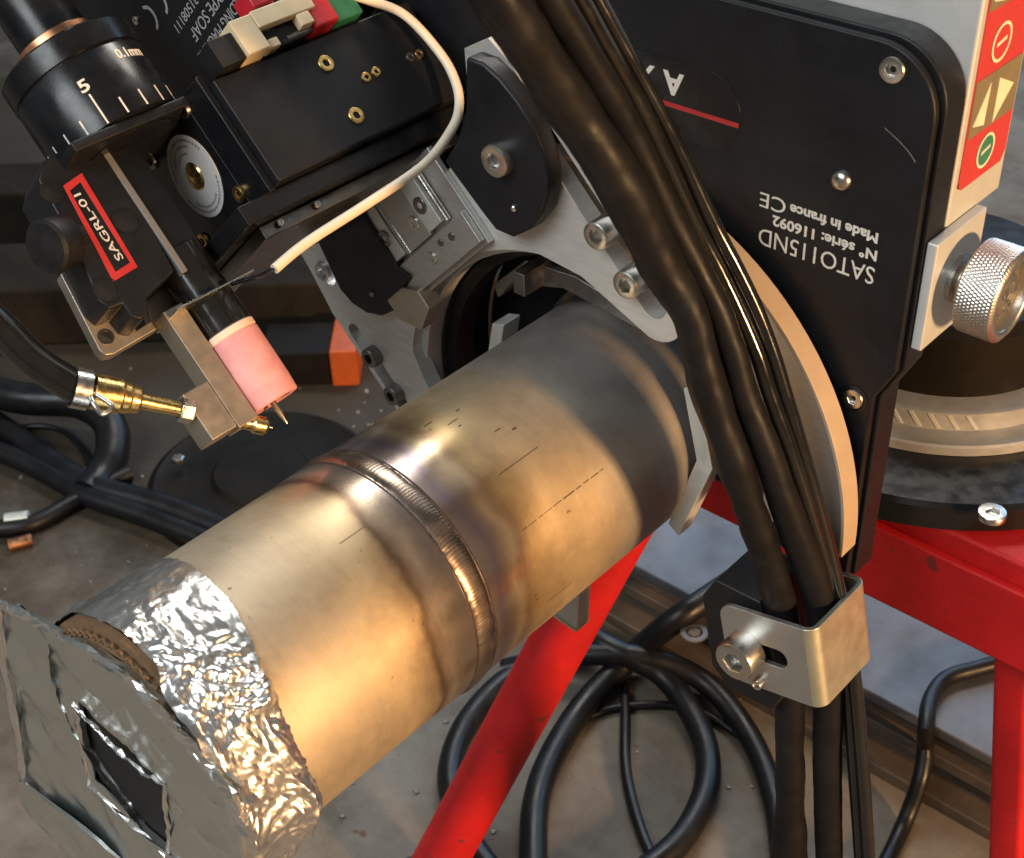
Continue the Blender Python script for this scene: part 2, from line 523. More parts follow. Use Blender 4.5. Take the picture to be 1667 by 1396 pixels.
def obj(name, mb, m, parent=None, frame=I4, bev=0.5, flat=False, sharp=38, segs=2):
    bm = mb.bm
    bmesh.ops.recalc_face_normals(bm, faces=bm.faces[:])
    bmesh.ops.transform(bm, matrix=Matrix.Scale(mm, 4) @ frame, verts=bm.verts[:])
    c = Vector((0, 0, 0))
    lo = Vector([min(v.co[i] for v in bm.verts) for i in range(3)])
    hi = Vector([max(v.co[i] for v in bm.verts) for i in range(3)])
    c = (lo + hi) / 2
    bmesh.ops.translate(bm, vec=-c, verts=bm.verts[:])
    for f in bm.faces:
        f.smooth = not flat
    if not flat:
        for e in bm.edges:
            if len(e.link_faces) == 2 and e.calc_face_angle(0) > rad(sharp):
                e.smooth = False
    me = bpy.data.meshes.new(name)
    bm.to_mesh(me)
    bm.free()
    me.materials.append(K[m])
    o = bpy.data.objects.new(name, me)
    o.location = c
    link(o, parent)
    PW[o.name] = Matrix.Translation(c)
    if bev > 0:
        b = o.modifiers.new('bevel', 'BEVEL')
        b.width = bev * mm
        b.segments = segs
        b.limit_method = 'ANGLE'
        b.angle_limit = rad(40)
        b.use_clamp_overlap = True
        w = o.modifiers.new('normals', 'WEIGHTED_NORMAL')
        w.keep_sharp = False
    return o

def tag(o, label, cat, group=None):
    o['label'] = label
    o['category'] = cat
    if group:
        o['group'] = group
    return o

def thing(name, label, cat, loc, group=None):
    o = bpy.data.objects.new(name, None)
    o.empty_display_size = 0.01
    o.location = Vector(loc) * mm
    COL.objects.link(o)
    PW[o.name] = Matrix.Translation(o.location)
    return tag(o, label, cat, group)

# ---- socket cap screw, one mesh shared by all
def screw_mesh(name, m):
    mb = MB()
    bm = mb.bm
    n = 24
    def ring(fr, h):
        return [bm.verts.new((fr(i) * math.cos(2 * math.pi * i / n), fr(i) * math.sin(2 * math.pi * i / n), h)) for i in range(n)]
    def hexr(i):
        a = (360.0 * i / n) % 60.0 - 30.0
        return 0.50 * math.cos(rad(30)) / math.cos(rad(a))
    R = [ring(lambda i: 1.0, 0), ring(lambda i: 1.0, 0.86), ring(lambda i: 0.95, 0.96), ring(lambda i: 0.86, 1.0),
         ring(lambda i: hexr(i) * 1.10, 1.0), ring(lambda i: hexr(i), 0.94), ring(lambda i: hexr(i), 0.45)]
    for A, B in zip(R, R[1:]):
        for i in range(n):
            bm.faces.new((A[i], A[(i + 1) % n], B[(i + 1) % n], B[i]))
    c = bm.verts.new((0, 0, 0.38))
    for i in range(n):
        bm.faces.new((R[-1][i], R[-1][(i + 1) % n], c))
    bmesh.ops.recalc_face_normals(bm, faces=bm.faces[:])
    for f in bm.faces:
        f.smooth = True
    for e in bm.edges:
        if len(e.link_faces) == 2 and e.calc_face_angle(0) > rad(36):
            e.smooth = False
    me = bpy.data.meshes.new(name)
    bm.to_mesh(me)
    bm.free()
    me.materials.append(K[m])
    return me
SCREW = {k: screw_mesh('socket_screw_' + k, k) for k in ('steel', 'brass', 'dsteel')}

def screw(parent, p, n, r, h, m='steel', frame=I4, name='socket_screw', roll=0.0):
    """p: seat of the head, n: direction the head points, in the given frame."""
    o = bpy.data.objects.new(name, SCREW[m])
    n = (frame.to_3x3() @ Vector(n)).normalized()
    q = n.to_track_quat('Z', 'Y').to_matrix().to_4x4()
    link(o, parent)
    o.matrix_basis = Matrix.Translation((frame @ Vector(p)) * mm) @ q @ Matrix.Rotation(rad(roll), 4, 'Z') @ Matrix.Diagonal((r * mm, r * mm, h * mm, 1))
    PW[o.name] = o.matrix_basis.copy()
    return o

def text(name, s, p, right, up, size, m, parent, frame=I4, width=None, ex=0.06, bend=None, bold=0.0, align='CENTER'):
    cu = bpy.data.curves.new(name, 'FONT')
    cu.body = s
    cu.size = 1.0
    cu.align_x = align
    cu.align_y = 'CENTER'
    cu.offset = bold
    cu.resolution_u = 3
    to = bpy.data.objects.new(name, cu)
    COL.objects.link(to)
    bpy.context.view_layer.update()
    me = bpy.data.meshes.new_from_object(to.evaluated_get(bpy.context.evaluated_depsgraph_get()))
    bpy.data.objects.remove(to)
    bm = bmesh.new()
    bm.from_mesh(me)
    xs = [v.co.x for v in bm.verts]
    ys = [v.co.y for v in bm.verts]
    cx, cy = (min(xs) + max(xs)) / 2, (min(ys) + max(ys)) / 2
    ky = size / (max(ys) - min(ys))
    kx = (width / (max(xs) - min(xs))) if width else ky
    R_, U_ = Vector(right).normalized(), Vector(up).normalized()
    Nn = R_.cross(U_)
    res = bmesh.ops.extrude_face_region(bm, geom=bm.faces[:])
    top = {v for v in res['geom'] if isinstance(v, bmesh.types.BMVert)}
    for v in bm.verts:
        a, b = (v.co.x - cx) * kx, (v.co.y - cy) * ky
        h = ex if v in top else -0.02
        if bend:
            v.co = bend(a, b, h)
        else:
            v.co = Vector(p) + R_ * a + U_ * b + Nn * h
    out = MB()
    out.bm.free()
    out.bm = bm
    bpy.data.meshes.remove(me)
    return obj(name, out, m, parent, frame, bev=0, flat=True)

def arc(cx, cy, r, a0, a1, n=10):
    return [(cx + r * math.cos(rad(a0 + (a1 - a0) * i / n)), cy + r * math.sin(rad(a0 + (a1 - a0) * i / n))) for i in range(n + 1)]

# ================================================================== floor
fl = MB()
G = 40
bm = fl.bm
gv = [[bm.verts.new((-9000 + 18000 * i / G, -9000 + 18000 * j / G, -360)) for j in range(G + 1)] for i in range(G + 1)]
for i in range(G):
    for j in range(G):
        bm.faces.new((gv[i][j], gv[i + 1][j], gv[i + 1][j + 1], gv[i][j + 1]))
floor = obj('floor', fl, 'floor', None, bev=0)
floor['kind'] = 'structure'

# ================================================================== pipe with weld
pipe = thing('steel_pipe', 'large stainless steel pipe with a heat tinted ring weld', 'pipe', (0, 0, -50))
def swell(y):            # the wall draws in and swells a little next to the weld
    d = (y + 8) / 14.0
    return 50.0 + 0.55 * math.exp(-d * d)
prof = []
ys = [-112 + 2.0 * i for i in range(53)]
for y in ys:
    if y < -8.5:
        prof.append((swell(y), y))
prof = [(46.8, -112)] + prof + [(swell(-8), -8), (46.8, -8), (46.8, -112)]
obj('front_tube', MB().lathe(prof, (0, 0, 0), (0, 1, 0), 160), 'pipe', pipe, bev=0)
prof = [(46.8, -8), (swell(-8), -8)] + [(swell(-8 + 2.0 * i), -8 + 2.0 * i) for i in range(1, 100)] + [(46.8, 190), (46.8, -8)]
obj('rear_tube', MB().lathe(prof, (0, 0, 0), (0, 1, 0), 160), 'pipe', pipe, bev=0)
wb = MB()
NT, NP = 1880, 12
rows_ = []
for i in range(NT):
    a = 2 * math.pi * i / NT
    row = []
    for k in range(NP + 1):
        s_ = -1 + 2 * k / NP
        wob = 0.8 * noise.noise(Vector((math.cos(a) * 6, math.sin(a) * 6, 2))) + 0.6 * noise.noise(Vector((math.cos(a) * 25, math.sin(a) * 25, 4)))
        y = -7.6 + s_ * (4.6 + 0.6 * wob)
        ph = a * 235 + 3.4 * (s_ * s_) + 1.6 * math.sin(a * 11) + 0.9 * math.sin(a * 29 + 2)
        rip = (0.034 + 0.018 * math.sin(a * 17)) * (0.5 + 0.5 * math.sin(ph))
        r = 50.25 + 1.0 * (1 - abs(s_) ** 3.0) + rip * (1 - s_ ** 4) + (0.20 * math.exp(-((s_ - 0.80) / 0.14) ** 2) * (0.6 + 0.5 * math.sin(ph)))
        row.append(wb.bm.verts.new((r * math.cos(a), y, r * math.sin(a))))
    rows_.append(row)
for i in range(NT):
    A, B = rows_[i], rows_[(i + 1) % NT]
    for k in range(NP):
        wb.bm.faces.new((A[k], A[k + 1], B[k + 1], B[k]))
K['bead'] = mat('weld_metal', (0.36, 0.29, 0.24), 1.0, 0.32, 0.25, 60, 0.08)
K['toe'] = mat('weld_toe_oxide', (0.075, 0.055, 0.050), 0.6, 0.5, 0.4, 200)
obj('weld_bead', wb, 'bead', pipe, bev=0, sharp=80)
for yt in (-12.5, -2.7):
    obj('weld_toe', MB().lathe([(50.52, -0.45), (50.66, -0.2), (50.66, 0.2), (50.52, 0.45)], (0, yt, 0), (0, 1, 0), 160), 'toe', pipe, bev=0)
def pipe_mark(name, y0, y1, a0, a1, m, r=50.06):
    mb = MB()
    n = max(1, int(abs(a1 - a0) / 2))
    g = [[mb.bm.verts.new(((r + h) * math.cos(rad(a0 + (a1 - a0) * i / n)), y, (r + h) * math.sin(rad(a0 + (a1 - a0) * i / n)))) for y in (y0, y1)] for i in range(n + 1) for h in (0,)]
    for A, B in zip(g, g[1:]):
        mb.bm.faces.new((A[0], A[1], B[1], B[0]))
    return obj(name, mb, m, pipe, bev=0)
K['pen'] = mat('marker_ink', (0.13, 0.10, 0.075), 0.5, 0.5, 0.5, 300)
y = 20.0
while y < 67:
    L_ = random.uniform(2.5, 6.5)
    pipe_mark('marker_dash', y, min(y + L_, 67), 32.0 + random.uniform(-.12, .12), 32.4 + random.uniform(-.1, .15), 'pen')
    y += L_ + random.uniform(0.5, 1.4)
for (y0, y1, a0, a1) in ((26, 47, 56, 56.4), (44, 46, 68, 69), (38, 41, 72, 72.6), (-40, -22, 70.5, 70.9),
                         (28, 33, 88, 88.7), (36, 38, 92, 92.8), (22, 26, 95, 95.8), (30, 31.5, 84, 84.8), (26, 40, -8, -7.7)):
    pipe_mark('marker_line', y0, y1, a0, a1, 'pen')

# ================================================================== foil cap on the near pipe end
cap = thing('foil_cap', 'crumpled aluminium foil and cardboard cap taped over the pipe end', 'foil cap', (0, -115, -60))
FY = -118
outline = [(-73, 23), (-56, 28), (-40, 32), (-15, 38), (10, 42), (26, 36), (40, 29), (52, 24), (52, 6), (49, -30), (46, -62), (20, -84), (-20, -104), (-62, -122), (-112, -112), (-104, -92), (-90, -40), (-80, 0)]
hole = [(-37, -2), (-26, -5), (-16, -8), (-3, -8), (11, -5), (7, -28), (0, -51), (-22, -50), (-44, -48), (-41, -25)]
def ragged(poly, sub, amp):
    out = []
    for i in range(len(poly)):
        a, b = Vector(poly[i]), Vector(poly[(i + 1) % len(poly)])
        for k in range(sub):
            p = a.lerp(b, k / sub)
            out.append((p.x + random.uniform(-amp, amp), p.y + random.uniform(-amp, amp)))
    return out
ro, rh = ragged(outline, 5, 0.7), ragged(hole, 5, 0.6)
obj('card_strip', MB().prism(arc(0, 0, 50.0, 64, 148, 30) + arc(0, 0, 40.0, 148, 64, 30), -115.4, -113.2), 'card', cap, bev=0)
obj('card_backing', MB().prism([(-70, 20), (-48, 12), (-47, -2), (-42, -22), (-28, -38), (-8, -46), (10, -46), (30, -60), (-20, -95), (-98, -100)], -113.0, -112.1), 'tint', cap, bev=0)  # card coloured dark for the shade behind the hole
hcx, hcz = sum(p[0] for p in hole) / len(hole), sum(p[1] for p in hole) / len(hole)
obj('hole_shade_sheet', MB().prism([(hcx + (p[0] - hcx) * 1.35, hcz + (p[1] - hcz) * 1.35) for p in hole], -114.9, -114.2), 'tint', cap, bev=0)  # added sheet, darkness of the hole put into its colour
obj('bore_shade_disc', MB().cyl((0, -109, 0), (0, -107, 0), 46.7, 48), 'tint', cap, bev=0)  # added disc, the bore's shade painted near black
wv = MB()                       # corrugation seen in the gap under the foil edge
for i in range(26):
    a = 70 + 72 * i / 26
    wv.cyl((45.0 * math.cos(rad(a)), -117.0, 45.0 * math.sin(rad(a))), (47.6 * math.cos(rad(a + (4 if i % 2 else -4))), -117.0, 47.6 * math.sin(rad(a + (4 if i % 2 else -4)))), 0.55, 6)
obj('corrugation', wv, 'card', cap, bev=0)
from mathutils import geometry
def inside(p, poly):
    c = False
    for i in range(len(poly)):
        a, b = poly[i], poly[i - 1]
        if (a[1] > p[1]) != (b[1] > p[1]) and p[0] < (b[0] - a[0]) * (p[1] - a[1]) / (b[1] - a[1]) + a[0]:
            c = not c
    return c
def dented(name, poly, holes, y0, amp, m, step=5.0, thick=1.6, seed=9):
    random.seed(seed)
    pts = [Vector(p) for p in poly]
    ed = [(i, (i + 1) % len(poly)) for i in range(len(poly))]
    for h in holes:
        k = len(pts)
        pts += [Vector(p) for p in h]
        ed += [(k + i, k + (i + 1) % len(h)) for i in range(len(h))]
    x0, x1 = min(p[0] for p in poly), max(p[0] for p in poly)
    z0, z1 = min(p[1] for p in poly), max(p[1] for p in poly)
    x = x0
    while x < x1:
        z = z0
        while z < z1:
            p = (x + random.uniform(-.4, .4) * step, z + random.uniform(-.4, .4) * step)
            if inside(p, poly) and not any(inside(p, h) for h in holes):
                pts.append(Vector(p))
            z += step
        x += step
    vs, es, fs, *_ = geometry.delaunay_2d_cdt(pts, ed, [], 0, 1e-5)
    mb = MB()
    def dy(p):
        q = Vector((p.x * 0.03, p.y * 0.03, seed))
        fold = max(0.0, 1 - abs(noise.noise(Vector((p.x * 0.02 + p.y * 0.03, p.x * 0.006, seed + 3)))) * 6)
        return amp * (1.5 * noise.noise(q) - 1.5 * abs(noise.noise(q * 1.7 + Vector((3, 0, 1)))) - 0.8 * abs(noise.noise(q * 4.1)) - 0.8 * fold * fold + 0.7)
    front = [mb.bm.verts.new((p.x, y0 + dy(p), p.y)) for p in vs]
    back = [mb.bm.verts.new((p.x, y0 + thick, p.y)) for p in vs]
    cnt = {}
    for f in fs:
        c = sum((vs[i] for i in f), Vector((0, 0))) / len(f)
        if inside(c, poly) and not any(inside(c, h) for h in holes):
            mb.bm.faces.new([front[i] for i in f])
            mb.bm.faces.new([back[i] for i in reversed(f)])
            for a, b in zip(f, list(f[1:]) + [f[0]]):
                k = (min(a, b), max(a, b))
                cnt[k] = cnt.get(k, 0) + 1
    for (a, b), n_ in cnt.items():
        if n_ == 1:
            mb.bm.faces.new((front[a], front[b], back[b], back[a]))
    for v in [v for v in mb.bm.verts if not v.link_faces]:
        mb.bm.verts.remove(v)
    return obj(name, mb, m, cap, bev=0, sharp=60)
dented('foil_face', ro, [rh], FY + 0.6, 1.3, 'foilflat', 2.6)
def ribbon(name, poly, y, w, seed, m='foil'):
    """a torn, turned-over foil lip following an outline"""
    random.seed(seed)
    mb = MB()
    n = len(poly)
    cen = Vector((sum(p[0] for p in poly) / n, sum(p[1] for p in poly) / n))
    g = []
    for p in poly:
        p = Vector(p)
        d = (p - cen).normalized()
        row = []
        for k in range(5):
            s_ = -1 + k * 0.5
            o = d * (s_ * w * random.uniform(0.5, 1.2)) + Vector((random.uniform(-.5, .5), random.uniform(-.5, .5)))
            row.append(mb.bm.verts.new((p.x + o.x, y - 1.1 * (1 - s_ * s_) - random.uniform(0.1, 0.9), p.y + o.y)))
        g.append(row)
    for i in range(n):
        A, B = g[i], g[(i + 1) % n]
        for k in range(4):
            mb.bm.faces.new((A[k], A[k + 1], B[k + 1], B[k]))
    return obj(name, mb, m, cap, bev=0, flat=True)
ribbon('torn_foil_edge', ro, FY, 1.5, 3)
ribbon('torn_foil_edge', rh, FY, 0.9, 4)
flap = ragged([(-105, -91), (-58, -82), (-33, -82), (10, -78), (30, -82), (-20, -112), (-62, -126), (-112, -112)], 5, 0.5)
dented('foil_flap', flap, [], FY - 2.2, 1.0, 'foilflat', 2.6, 0.9, 14)
flap2 = ragged([(-14, 36), (10, 41), (26, 35), (40, 28), (51, 20), (42, 12), (22, 12), (4, 20)], 5, 0.5)
dented('foil_flap', flap2, [], FY - 1.8, 0.8, 'foilflat', 3.5, 0.8, 17)
def lip(name, path, w, seed):
    random.seed(seed)
    P = []
    for a, b in zip(path, path[1:]):
        for k in range(5):
            P.append(Vector(a).lerp(Vector(b), k / 5))
    mb = MB()
    g = []
    for i, p in enumerate(P):
        d = (P[min(i + 1, len(P) - 1)] - P[max(i - 1, 0)]).normalized()
        nrm = Vector((-d.y, d.x))
        g.append([mb.bm.verts.new((p.x + nrm.x * q * w * random.uniform(.7, 1.3), FY - 1.6 + 0.9 * q * q - random.uniform(0, 1.5), p.y + nrm.y * q * w * random.uniform(.7, 1.3))) for q in (-1, -.45, .1, .55, 1)])
    for A, B in zip(g, g[1:]):
        for k in range(4):
            mb.bm.faces.new((A[k], A[k + 1], B[k + 1], B[k]))
    return obj(name, mb, 'foil', cap, bev=0, flat=True)
lip('folded_foil_edge', [(6, 41), (22, 37), (34, 31), (46, 26), (51, 18), (51, 4)], 4.2, 31)
lip('folded_foil_edge', [(-76, 24), (-60, 29), (-44, 33), (-26, 37)], 2.2, 32)
lip('folded_foil_edge', [(-81, 4), (-86, -26), (-92, -56), (-103, -92)], 1.8, 33)
# the sleeve wrapped round the tube
sl = MB()
NA, NS = 520, 64
random.seed(11)
def edge_y(deg):
    pts = [(-180, -86), (-60, -86), (-28, -87), (-6, -88.5), (10, -91), (29, -91.5), (50, -89), (71, -83), (93, -80.5), (115, -79), (140, -78), (180, -86)]
    d = ((deg + 180) % 360) - 180
    for (a, b), (c, e) in zip(pts, pts[1:]):
        if a <= d <= c:
            return b + (e - b) * (d - a) / (c - a)
    return -86
def crease(P):
    n = noise.noise
    w = P + Vector((n(P * 0.7), n(P * 0.7 + Vector((9, 2, 4))), n(P * 0.7 + Vector((1, 7, 3))))) * 0.45
    h = 1.5 * abs(n(w * 0.8)) + 0.95 * abs(n(w * 1.7 + Vector((4, 8, 1)))) + 0.50 * abs(n(w * 3.6 + Vector((2, 2, 9)))) + 0.16 * abs(n(w * 8.0))
    return h
g = []
for i in range(NA):
    deg = 360.0 * i / NA
    a = rad(deg)
    d = ((deg + 180) % 360) - 180
    rough_ = 0.16 + 0.95 / (1 + math.exp(-(84 - d) / 7.0)) if -120 < d < 140 else 0.6
    ye = edge_y(deg) + 0.9 * noise.noise(Vector((deg * 0.08, 3, 0))) + 0.9 * noise.noise(Vector((deg * 0.35, 5, 0)))
    gap = 1 / (1 + math.exp(-(d - 66) / 2.5)) * (1 / (1 + math.exp((d - 146) / 2.5)))
    yb = -118.6 + 4.4 * gap + 0.6 * noise.noise(Vector((deg * 0.2, 8, 0)))
    row = []
    for k in range(NS + 1):
        s_ = k / NS
        y = ye + (yb - ye) * s_
        P = Vector((math.cos(a) * 3.4, y * 0.075, math.sin(a) * 3.4))
        cr = rough_ * (0.55 + 0.9 * min(1.0, max(0.0, 0.5 + 1.3 * noise.noise(P * 0.55 + Vector((0, 0, 6))))))
        fr = 51.8 if -75 < d < 60 else 51.1
        r = 50.55 + (fr - 50.55) * s_ + 2.9 * cr * crease(P) * min(1.0, 0.25 + s_ * 5)
        if s_ > 0.93 and gap < 0.5:
            r -= (s_ - 0.93) / 0.07 * 3.0
        row.append(sl.bm.verts.new((r * math.cos(a), y, r * math.sin(a))))
    g.append(row)
for i in range(NA):
    A, B = g[i], g[(i + 1) % NA]
    for k in range(NS):
        sl.bm.faces.new((A[k], A[k + 1], B[k + 1], B[k]))
obj('foil_sleeve', sl, 'foil', cap, bev=0, sharp=170)

# ================================================================== orbital welding head: fixed housing and turning ring
wel = thing('orbital_welding_head', 'orbital pipe welding head with black housing, slotted aluminium arm and turning ring', 'welding machine', (60, 120, -30))
inner = arc(0, 0, 84, -16, 196, 40)
outer = [(81, -26), (119, -26), (119, 60), (126, 74)] + arc(104, 168, 22, 0, 90, 10) + arc(-108, 168, 22, 90, 180, 10) + [(-130, -22)]
def inset(poly, d):
    return [(x - d * (1 if x > 60 else -1 if x < -100 else 0), z - d * (1 if z > 100 else 0)) for x, z in poly]
housing = obj('housing', MB().prism(outer + inner[::-1], 129, 142), 'anod', wel, bev=0.9)
cover = obj('front_cover', MB().prism(inset(outer, 1.6) + inner[::-1], 125, 128.6), 'anod', wel, bev=0.9)
screw(cover, (108.3, 126.0, 180.4), (0, -1, 0), 4.3, 2.4)
screw(cover, (110.3, 126.0, 57.4), (0, -1, 0), 3.9, 2.4)
for p in ((108.3, 180.4), (110.3, 57.4)):
    obj('screw_washer', MB().lathe([(4.5, 0), (5.4, 0), (5.4, 0.35), (4.5, 0.35), (4.5, 0)], (p[0], 125, p[1]), (0, -1, 0), 32), 'anod2', cover, bev=0)
obj('locating_pin', MB().lathe([(0, 2.6), (1.6, 2.4), (3.0, 1.7), (3.7, 0.4), (3.7, 0)], (95.2, 125, 138.7), (0, -1, 0), 28), 'steel', cover, bev=0, sharp=80)
obj('scratch', MB().tube([(108.1, 125.0, 160.9), (113.2, 125.0, 158.2), (117.6, 125.0, 155.2), (120.1, 125.0, 152.6)], 0.09, 6, 1.0), 'ink', cover, bev=0)
badge = obj('badge', MB().prism(arc(40, 148, 15, -60, 90, 10) + [(-40, 163), (-40, 133)], 124.7, 125.2), 'anod2', cover, bev=0.1)
obj('badge_line', MB().box(-30, 54, 124.45, 124.75, 145.6, 147.3), 'redl', cover, bev=0)
text('badge_letters', 'A', (26.2, 124.65, 154.4), (-1, 0, 0), (0, 0, -1), 8.6, 'white', cover, width=9.0, bold=0.03)
text('badge_letters', 'X', (13.6, 124.65, 154.4), (-1, 0, 0), (0, 0, -1), 8.6, 'white', cover, width=9.0, bold=0.03)
text('type_lettering', 'SATO115ND', (88.5, 125, 107.9), (-1, 0, 0), (0, 0, -1), 6.6, 'white', cover, width=46)
text('serial_lettering', 'N° série: 116092', (91.0, 125, 115.6), (-1, 0, 0), (0, 0, -1), 4.4, 'white', cover, width=41, bold=0.03)
text('origin_lettering', 'Made in france', (94.0, 125, 122.2), (-1, 0, 0), (0, 0, -1), 4.0, 'white', cover, width=34, bold=0.035)
text('mark_lettering', 'CE', (70.0, 125, 122.0), (-1, 0, 0), (0, 0, -1), 5.6, 'white', cover, width=10.5)

# control box with its red key panel
cb = obj('control_box', MB().box(-40, 126.2, 142.3, 181, 123, 300), 'silver', wel, bev=1.2)
obj('key_panel', MB().prism([(145.5, 300), (145.5, 137)] + arc(149, 139, 3.5, 180, 270, 5) + [(176, 135.5), (178.5, 139), (178.5, 300)], 126.25, 126.6, plane='yz'), 'redp', cb, bev=0)
for (z0, z1) in ((154.0, 173.5), (196.0, 215.0)):
    obj('key_field', MB().box(126.62, 126.80, 146.0, 178.0, z0, z1), 'olive', cb, bev=0)
def tri(y, z, s, d):
    return [(y - s * 0.6, z - d * s * 0.85), (y + s * 0.6, z - d * s * 0.85), (y, z + d * s)] if d else []
obj('arrow_key', MB().prism([(156.5, 170.5), (156.0, 156), (148.0, 158)], 126.82, 127.05, plane='yz'), 'cream', cb, bev=0)
obj('arrow_key', MB().prism([(162.5, 170), (174.0, 164.5), (162.5, 154.5)], 126.82, 127.05, plane='yz'), 'cream', cb, bev=0)
obj('arrow_key', MB().prism([(157.5, 212), (157.5, 197), (148.0, 199)], 126.82, 127.05, plane='yz'), 'cream', cb, bev=0)
obj('arrow_key', MB().prism([(162.5, 212), (174.0, 206.5), (162.5, 196.5)], 126.82, 127.05, plane='yz'), 'cream', cb, bev=0)
def ringkey(name, y, z, r, m):
    o = obj(name, MB().prism(arc(y, z, r, 0, 345, 23), 126.62, 126.9, plane='yz'), m, cb, bev=0)
    obj('key_outline', MB().prism(arc(y, z, r, 0, 345, 23), 126.62, 127.0, [arc(y, z, r * 0.84, 0, 345, 23)], plane='yz'), 'cream', o, bev=0)
    obj('key_symbol', MB().prism([(y - r * .5, z - 0.9), (y + r * .5, z + 0.1), (y + r * .5, z + 1.3), (y - r * .5, z + 0.3)], 126.9, 127.0, plane='yz'), 'cream' if m != 'green' else 'label', o, bev=0)
ringkey('stop_key', 159.0, 183.0, 6.6, 'redp')
ringkey('start_key', 161.5, 145.0, 6.2, 'green')
# clamp plate and knurled knob
cp = obj('clamp_plate', MB().box(126.3, 130.2, 129.5, 164, 83, 124.2), 'silver', wel, bev=0.6)
obj('knob_shaft', MB().lathe([(0, 0), (8.5, 0), (8.5, 2.0), (6.0, 3.0), (6.0, 7), (0, 7)], (130.2, 148, 104), (1, 0, 0), 32), 'steel', wel, bev=0)
def knurl(n, amp):
    def f(a, h, r):
        return r + (amp * (abs(((a * n / (2 * math.pi)) + h * 0.38) % 1 - 0.5) + abs(((a * n / (2 * math.pi)) - h * 0.38) % 1 - 0.5) - 0.5) if r > 16.3 else 0)
    return f
kprof = [(0, 0), (13, 0), (15.0, 0.9), (15.7, 1.4)] + [(16.4, 1.6 + 0.42 * i) for i in range(31)] + [(15.7, 14.6), (14.8, 15.2), (13.0, 15.2), (12.5, 14.4), (12.2, 10.5), (8.0, 10.0), (7.6, 12.5), (6.8, 13.0), (0, 13.0)]
kn = obj('clamp_knob', MB().lathe(kprof, (136.2, 148, 104), (1, 0, 0), 480, rfun=knurl(80, 0.55)), 'nickel', wel, bev=0, sharp=75)
for i in range(3):
    a = rad(30 + 120 * i)
    obj('knob_boss', MB().lathe([(1.2, 0), (2.3, 0), (2.3, 0.7), (1.2, 0.7), (1.2, 0)], (149.2, 148 + 3.8 * math.cos(a), 104 + 3.8 * math.sin(a)), (1, 0, 0), 20), 'steel', kn, bev=0)

# turning ring, open on the far side from the torch
ringp = arc(0, 0, 120, -1, 267, 110) + arc(0, 0, 86, 267, -1, 90)
tr = obj('turning_ring', MB().prism(ringp, 110.5, 119.5), 'alu2', wel, bev=0.6)
obj('ring_rim', MB().prism(arc(0, 0, 121.6, -1, 267, 110) + arc(0, 0, 120.1, 267, -1, 110), 110.0, 119.8), 'rim', wel, bev=0.3)
lip = arc(0, 0, 88.5, 80, 262, 70) + arc(0, 0, 83.5, 262, 80, 70)
obj('ring_lip', MB().prism(lip, 100.5, 110.3), 'alu', wel, bev=0.8)
dk = arc(0, 0, 83.2, 80, 262, 80) + arc(0, 0, 77.5, 262, 80, 80)
obj('ring_bearing', MB().prism(dk, 112.5, 124.6), 'plast', wel, bev=0.5)

# slotted arm plate (head frame: a = sideways, b = outward)
right = [(0, 116), (34, 116)] + [(p[0], p[2]) for p in ((52.5, 95.0, 119.6), (69.2, 95.0, 132.5), (80.5, 95.0, 144.9), (93.7, 95.0, 141.1), (96.2, 95.0, 128.7), (95.2, 95.0, 113.5))] + [(101, 100), (101, 32)] + arc(89, 27, 12, 0, -150, 10) + [(66, 53), (53, 69)]
a_in = math.degrees(math.atan2(69, 53))
inn = arc(0, 0, 87, a_in, 180 - a_in, 24)
left = [(-53, 69), (-58, 55), (-62, 30), (-70, 10)] + [(-86, 10), (-90, 30), (-90, 105), (-86, 125), (-84, 140), (-70, 148), (-40, 140), (-36, 116)]
def slot(x0, x1, z0, z1):
    r = (x1 - x0) / 2
    return arc((x0 + x1) / 2, z1 - r, r, 0, 180, 8) + arc((x0 + x1) / 2, z0 + r, r, 180, 360, 8)
plate_poly = right + inn[1:-1] + left
ap = obj('arm_plate', MB().prism(plate_poly, 95, 103, [slot(84.5, 95.5, 24, 118), slot(-87, -79, 20, 96), slot(-80, -72, 114, 127)]), 'alu', wel, HEAD, bev=0.7)
screw(ap, (91.0, 96.5, 61.5), (0, -1, 0), 5.6, 8.5, 'steel', HEAD)
screw(ap, (90.0, 96.5, 41.2), (0, -1, 0), 5.6, 8.5, 'steel', HEAD, roll=17)
screw(ap, (-79.0, 100.0, 77.8), (0, -1, 0), 4.8, 10.0, 'dsteel', HEAD)
screw(ap, (-81.0, 100.0, 58.2), (0, -1, 0), 4.8, 10.0, 'dsteel', HEAD, roll=12)
obj('hole_bush', MB().lathe([(2.4, 0), (4.4, 0), (4.4, 2.2), (3.4, 2.6), (2.4, 2.2), (2.4, 0)], (-75.8, 95.1, 121.5), (0, -1, 0), 24), 'steel', ap, HEAD, bev=0)

